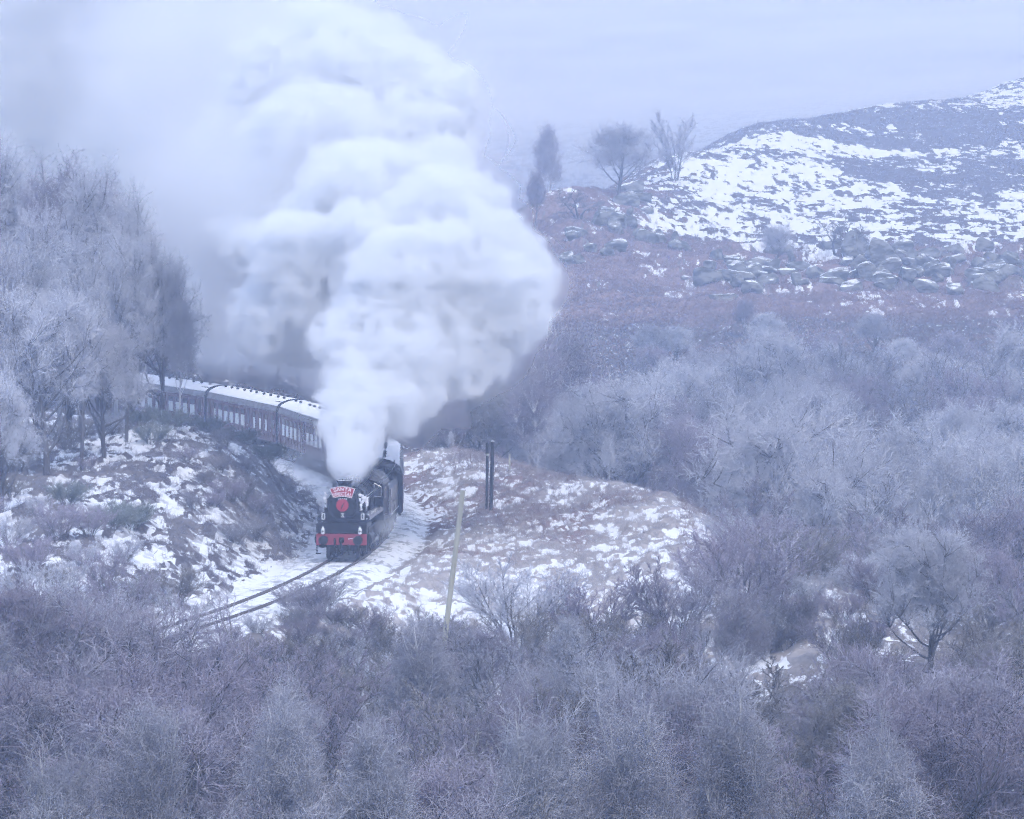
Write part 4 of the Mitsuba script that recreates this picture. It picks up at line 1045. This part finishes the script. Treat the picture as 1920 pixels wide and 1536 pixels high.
    for bc in (3.0, L - 3.0):
        bg = C.add('bogie', cat([bx(-1.05, -.92, bc - 1.7, bc + 1.7, .42, .72), bx(.92, 1.05, bc - 1.7, bc + 1.7, .42, .72), bx(-1.0, 1.0, bc - .25, bc + .25, .4, .86)]), 'sooty_black')
        for b in (bc - 1.3, bc + 1.3):
            for s in (-1, 1):
                C.put('wheel', COACH_W, Mv(s * .753, b, .46, -s, 1, 1), under=bg)
    tag(C.root, LAB[i], 'railway carriage')
for i in range(5):
    carriage(i, 18.15 + 20.75 * i)

# ------------------------------------------------------------------ posts
matt('weathered_post', None, lambda p, n, uv: mikit.mix((.38, .38, .30), (.56, .56, .45), mikit.fbm(p.x * 9, p.y * 9, p.z * .9)))
matt('tarred_post', None, lambda p, n, uv: mikit.mix((.035, .038, .045), (.075, .075, .085), mikit.fbm(p.x * 7, p.y * 7, p.z * 1.2)))
def post_mesh(p, q, r0, r1, n=12, square=False):
    m = cat([rod(p, q, 1.0, 4 if square else n)])
    v = m[0].copy(); p, q = np.array(p, float), np.array(q, float)
    t = ((v - p) @ (q - p)) / ((q - p) @ (q - p))
    c = p + t[:, None] * (q - p)
    wob = .012 * np.sin(v[:, 2] * 5)
    return c + (v - c) * (r0 + (r1 - r0) * t)[:, None], m[1]
def post(name, px0, px1, py1, d, r0, r1, mat, label, square=False, py0=None):
    k = num(name); x = X(px0, d); g = H(x, d)
    q = at(px1, py1, d); p = np.array([x, d, g - .3])
    scene[k] = mikit.ply(post_mesh(p, q, r0, r1, square=square), mat, smooth=30)
    tag(k, label, 'post')
    return k, p, q
k, p, q = post('leaning_post', 820, 868, 919, 196, .125, .105, 'weathered_post', 'long straw-coloured round pole leaning right, beside the track before the knoll')
u = (q - p) / np.linalg.norm(q - p)
scene[k + '__snow_cap'] = mikit.ply(post_mesh(q - u * .01, q + u * .05, .11, .08), 'snow')
k, p, q = post('dark_post', 912.3, 913.8, 851, 258, .085, .078, 'tarred_post', 'thinner left post of the two dark upright posts on the knoll', True)
u = (q - p) / np.linalg.norm(q - p)
scene[k + '__pale_band'] = mikit.ply(post_mesh(q - u * .12, q + u * .0, .10, .10, square=True), 'weathered_post')
scene[k + '__top_board'] = mikit.ply(post_mesh(q + u * .002, q + u * .62, .105, .105, square=True), 'tarred_post')
k, p, q = post('dark_post', 920, 923.6, 828, 256, .11, .108, 'tarred_post', 'thicker right post of the two dark upright posts on the knoll', True)
scene[k + '__cap'] = mikit.ply(post_mesh(q, q + np.array([0, 0, .05]), .13, .06, square=True), 'snow')
k = num('marker_stake'); x = X(955, 281)
scene[k] = mikit.ply(post_mesh([x, 281, H(x, 281) - .2], [x + .02, 281, H(x, 281) + 1.1], .07, .05, square=True), 'weathered_post')
tag(k, 'small pale stake at the back of the knoll right of the two dark posts', 'stake')

# ------------------------------------------------------------------ steam, and the winter air
def build_steam(key, lo, hi, step, PUFFS, WISPS, thick, edges, amps, skin, label, seed=0):
    lo, hi = np.array(lo), np.array(hi)
    n = np.round((hi - lo) / step).astype(int)
    def field(cell, seed):
        m = np.maximum((np.array(n) * step / cell).astype(int) + 4, 4)
        g = np.random.default_rng(seed).random(m[::-1]).astype(np.float32)
        ax = [np.arange(k) * step / cell + 1 for k in n]
        out = g
        for a, k in zip((0, 1, 2), (2, 1, 0)):
            pos = ax[k]; i = np.floor(pos).astype(int); t = (pos - i).astype(np.float32); t = t * t * (3 - 2 * t)
            sh = [1, 1, 1]; sh[a] = -1
            out = np.take(out, i, a) * (1 - t.reshape(sh)) + np.take(out, i + 1, a) * t.reshape(sh)
        return out
    wx, wy, wz = (lo[k] + step * np.arange(n[k], dtype=np.float32) for k in range(3))
    d1, d2, d3, d4 = field(4.5, 1 + seed), field(2.1, 2 + seed), field(1.0, 3 + seed), field(max(.5, step * 1.2), 4 + seed)
    ridge = lambda a: 1 - np.abs(2 * a - 1)
    bil = .46 * ridge(d1) + .56 * ridge(d2) + .48 * ridge(d3) + .28 * ridge(d4)
    bil = (bil - bil.mean()) / bil.std()
    dist = np.full(n[::-1], 1e3, np.float32)      # signed distance to the union of puffs, in puff-relative metres
    soft = np.zeros(n[::-1], np.float32)
    def sub(c, r):
        return [slice(max(int((c[k] - r - lo[k]) / step), 0), max(min(int((c[k] + r - lo[k]) / step) + 1, n[k]), 0)) for k in range(3)]
    rq = np.random.default_rng(12)
    more = [(px + rq.normal(0, rp * .3), py + rq.normal(0, rp * .3), rp * .8, d + rp * k * .022) for px, py, rp, d in PUFFS for k in (-.5, .8) if rp > 45] + [(px, py, rp, d + k) for px, py, rp, d in PUFFS for k in (-.8, .9) if rp <= 45]
    for px, py, rp, d in PUFFS + more:
        c = at(px, py, d); r = rp * d / FPX
        sx, sy, sz = sub(c, r + 3.5)
        if sx.start >= sx.stop or sy.start >= sy.stop or sz.start >= sz.stop:
            continue
        q = np.sqrt(((wx[sx] - c[0]) ** 2)[None, None] + ((wy[sy] - c[1]) ** 2)[None, :, None] + ((wz[sz] - c[2]) ** 2)[:, None, None]) - r
        o = dist[sz, sy, sx]; kk = .7
        h = np.clip(.5 + .5 * (o - q) / kk, 0, 1)
        dist[sz, sy, sx] = o * (1 - h) + q * h - kk * h * (1 - h)
    amp = np.interp(wz, [3, 7, 14, 30], amps).astype(np.float32)[:, None, None]
    dd = dist - .35 - bil * amp * .42
    edge = np.interp(wz, [3, 8, 18, 30], edges).astype(np.float32)[:, None, None]
    dense = np.clip(-dd / edge, 0, 1) ** 1.3
    rho = dense * np.interp(wz, [3, 8, 18, 30], thick).astype(np.float32)[:, None, None]
    for px, py, rx, ry, d, ty, s in WISPS:        # thin drifting veils
        c = at(px, py, d); a, b = rx * d / FPX, ry * d / FPX
        sx, sy, sz = sub(c, max(a, b, ty) * 2.2)
        if sx.start >= sx.stop or sy.start >= sy.stop or sz.start >= sz.stop:
            continue
        q = ((wx[sx] - c[0]) / a)[None, None] ** 2 + ((wy[sy] - c[1]) / ty)[None, :, None] ** 2 + ((wz[sz] - c[2]) / b)[:, None, None] ** 2
        rho[sz, sy, sx] += s * np.exp(-q * 1.1) * np.clip((2.9 - q) / 1.2, 0, 1) * np.clip(.9 + .55 * (.7 * d1[sz, sy, sx] + .5 * d2[sz, sy, sx] + .3 * d3[sz, sy, sx] - .75) * 3, 0, 2.2)
    for ax in range(3):                            # nothing touches the box's faces
        e = np.minimum(np.arange(n[2 - ax]), np.arange(n[2 - ax])[::-1]) / 4.0
        sh = [1, 1, 1]; sh[ax] = -1
        rho *= np.clip(e, 0, 1).reshape(sh).astype(np.float32)
    rho = np.maximum(rho, HAZE)
    M = T().translate(lo.tolist()).scale((np.array(n) * step).tolist())
    medium = key + '_vapour'
    scene[medium] = {'type': 'heterogeneous', 'albedo': {'type': 'constvolume', 'value': rgbv(.970, .986, 1.0)},
                     'sigma_t': {'type': 'gridvolume', 'grid': mi.VolumeGrid(rho[..., None].astype(np.float32)), 'filter_type': 'trilinear', 'to_world': M}}
    def hull(grow, veils):      # the closed skin of the cloud: a union of balls a little larger than its billows
        balls = [manifold3d.Manifold.sphere(max(rp * d / FPX + grow, .2), 28).translate(at(px, py, d).tolist()) for px, py, rp, d in PUFFS + more if rp * d / FPX + grow > .3]
        if veils:
            balls += [manifold3d.Manifold.sphere(1.72, 28).scale([rx * d / FPX, ty, ry * d / FPX]).translate(at(px, py, d).tolist()) for px, py, rx, ry, d, ty, _ in WISPS]
        return manifold3d.Manifold.batch_boolean(balls, manifold3d.OpType.Add)
    for part, grow, veils, outside in (('veil', skin, True, 'air'), ('core', .8, False, medium)):
        scene[f'{key}__{part}'] = mikit.ply(hull(grow, veils), {'type': 'null'}, interior={'type': 'ref', 'id': medium}, exterior={'type': 'ref', 'id': outside})
    tag(key, label, 'steam', kind='stuff')


PUFFS = [  # column, row and radius in the photograph, distance
    (648, 872, 19, 228), (650, 845, 24, 229), (648, 815, 28, 230), (648, 780, 34, 231), (660, 735, 40, 233), (672, 838, 22, 230), (655, 848, 23, 229), (656, 822, 30, 230), (656, 800, 30, 230), (682, 792, 34, 231), (668, 762, 42, 232), (700, 755, 44, 233), (735, 770, 36, 233), (660, 715, 50, 234), (715, 700, 60, 235), (760, 728, 48, 235),
    (680, 650, 65, 236), (760, 650, 90, 237), (840, 680, 72, 238), (900, 640, 78, 239), (890, 690, 38, 238), (720, 575, 95, 238), (820, 560, 110, 240), (930, 545, 88, 240), (985, 535, 50, 240), (950, 600, 52, 239), (900, 480, 78, 242), (960, 500, 48, 242),
    (700, 490, 110, 243), (810, 450, 120, 245), (880, 420, 68, 246), (600, 540, 105, 245), (530, 590, 88, 246), (490, 610, 48, 246), (560, 620, 58, 245), (560, 640, 40, 246), (620, 440, 115, 250), (700, 380, 100, 252), (800, 370, 85, 252), (840, 330, 40, 252),
    (500, 480, 60, 252), (450, 440, 45, 256), (640, 300, 120, 260), (760, 290, 105, 262), (830, 200, 66, 264), (830, 270, 55, 262), (750, 180, 95, 266), (640, 160, 118, 268), (520, 170, 100, 270), (700, 120, 62, 268), (610, 105, 58, 270), (540, 290, 100, 266), (450, 250, 75, 270)]
WISPS = [(560, 380, 230, 130, 262, 9, .30), (450, 330, 150, 150, 270, 8, .22), (380, 60, 200, 70, 274, 6, .16), (880, 180, 60, 90, 266, 5, .08), (900, 330, 45, 80, 258, 5, .06), (1010, 540, 45, 60, 242, 4, .10), (880, 735, 80, 40, 240, 4, .10), (960, 690, 50, 40, 242, 4, .08), (450, 560, 60, 120, 262, 6, .10),
         (410, 668, 75, 32, 284, 4, .13), (550, 680, 70, 34, 282, 5, .12), (600, 720, 40, 40, 270, 4, .10), (570, 866, 50, 22, 284, 3, .09), (610, 876, 36, 20, 268, 3, .08), (718, 1000, 16, 22, 228.5, .8, .9), (705, 1030, 12, 14, 227.5, .6, .7), (735, 985, 12, 16, 229.5, .7, .5), (800, 790, 50, 30, 262, 4, .08)]
DRIFT = [(300, 210, 160, 322), (480, 200, 190, 322), (330, 120, 210, 326), (140, 90, 220, 330), (-60, 110, 220, 332), (-260, 130, 220, 334), (250, 280, 170, 328), (420, 380, 150, 324), (90, 250, 160, 332), (-100, 290, 170, 334), (560, 70, 120, 320), (520, 470, 110, 322), (380, 500, 90, 326), (600, 330, 150, 320), (300, -60, 200, 326), (60, -80, 220, 330), (-200, -60, 220, 334), (470, 20, 130, 322)]
VEILS = [(300, 160, 200, 130, 318, 7, .12), (200, 330, 300, 150, 330, 8, .12), (620, 20, 150, 90, 318, 7, .10), (420, 600, 150, 60, 322, 6, .08)]
build_steam('steam', [-33.0, 222.0, .3], [4.4, 288.0, 33.0], .24, PUFFS, WISPS, [2.4, 2.2, 1.6, 1.1], [.2, .34, .55, .9], [.28, .58, .95, 1.15], 1.5, 'great white billowing plume of steam rising from the engine')
build_steam('steam_001', [-62.0, 300.0, 2.0], [-2.0, 346.0, 46.0], .42, DRIFT, VEILS, [.50, .50, .50, .50], [2.8, 3.0, 3.0, 3.0], [1.0, 1.0, 1.2, 1.4], 2.0, 'soft older steam drifting away to the upper left above the trees', 20)

scene['haze'] = {'type': 'cube', 'to_world': T().translate([0, 2700, 132]).scale([5600, 3600, 156]), 'bsdf': {'type': 'null'}, 'interior': {'type': 'ref', 'id': 'air'}}
tag('haze', 'cold blue winter mist filling the valley', 'haze', kind='stuff')

# things that share a label are those nothing tells apart: they share a group
_seen = {}
for _k, _v in labels.items():
    if 'category' in _v:
        _seen.setdefault(_v['label'], []).append(_k)
for _l, _ks in _seen.items():
    for _k in _ks:
        if len(_ks) > 1:
            labels[_k]['group'] = _l
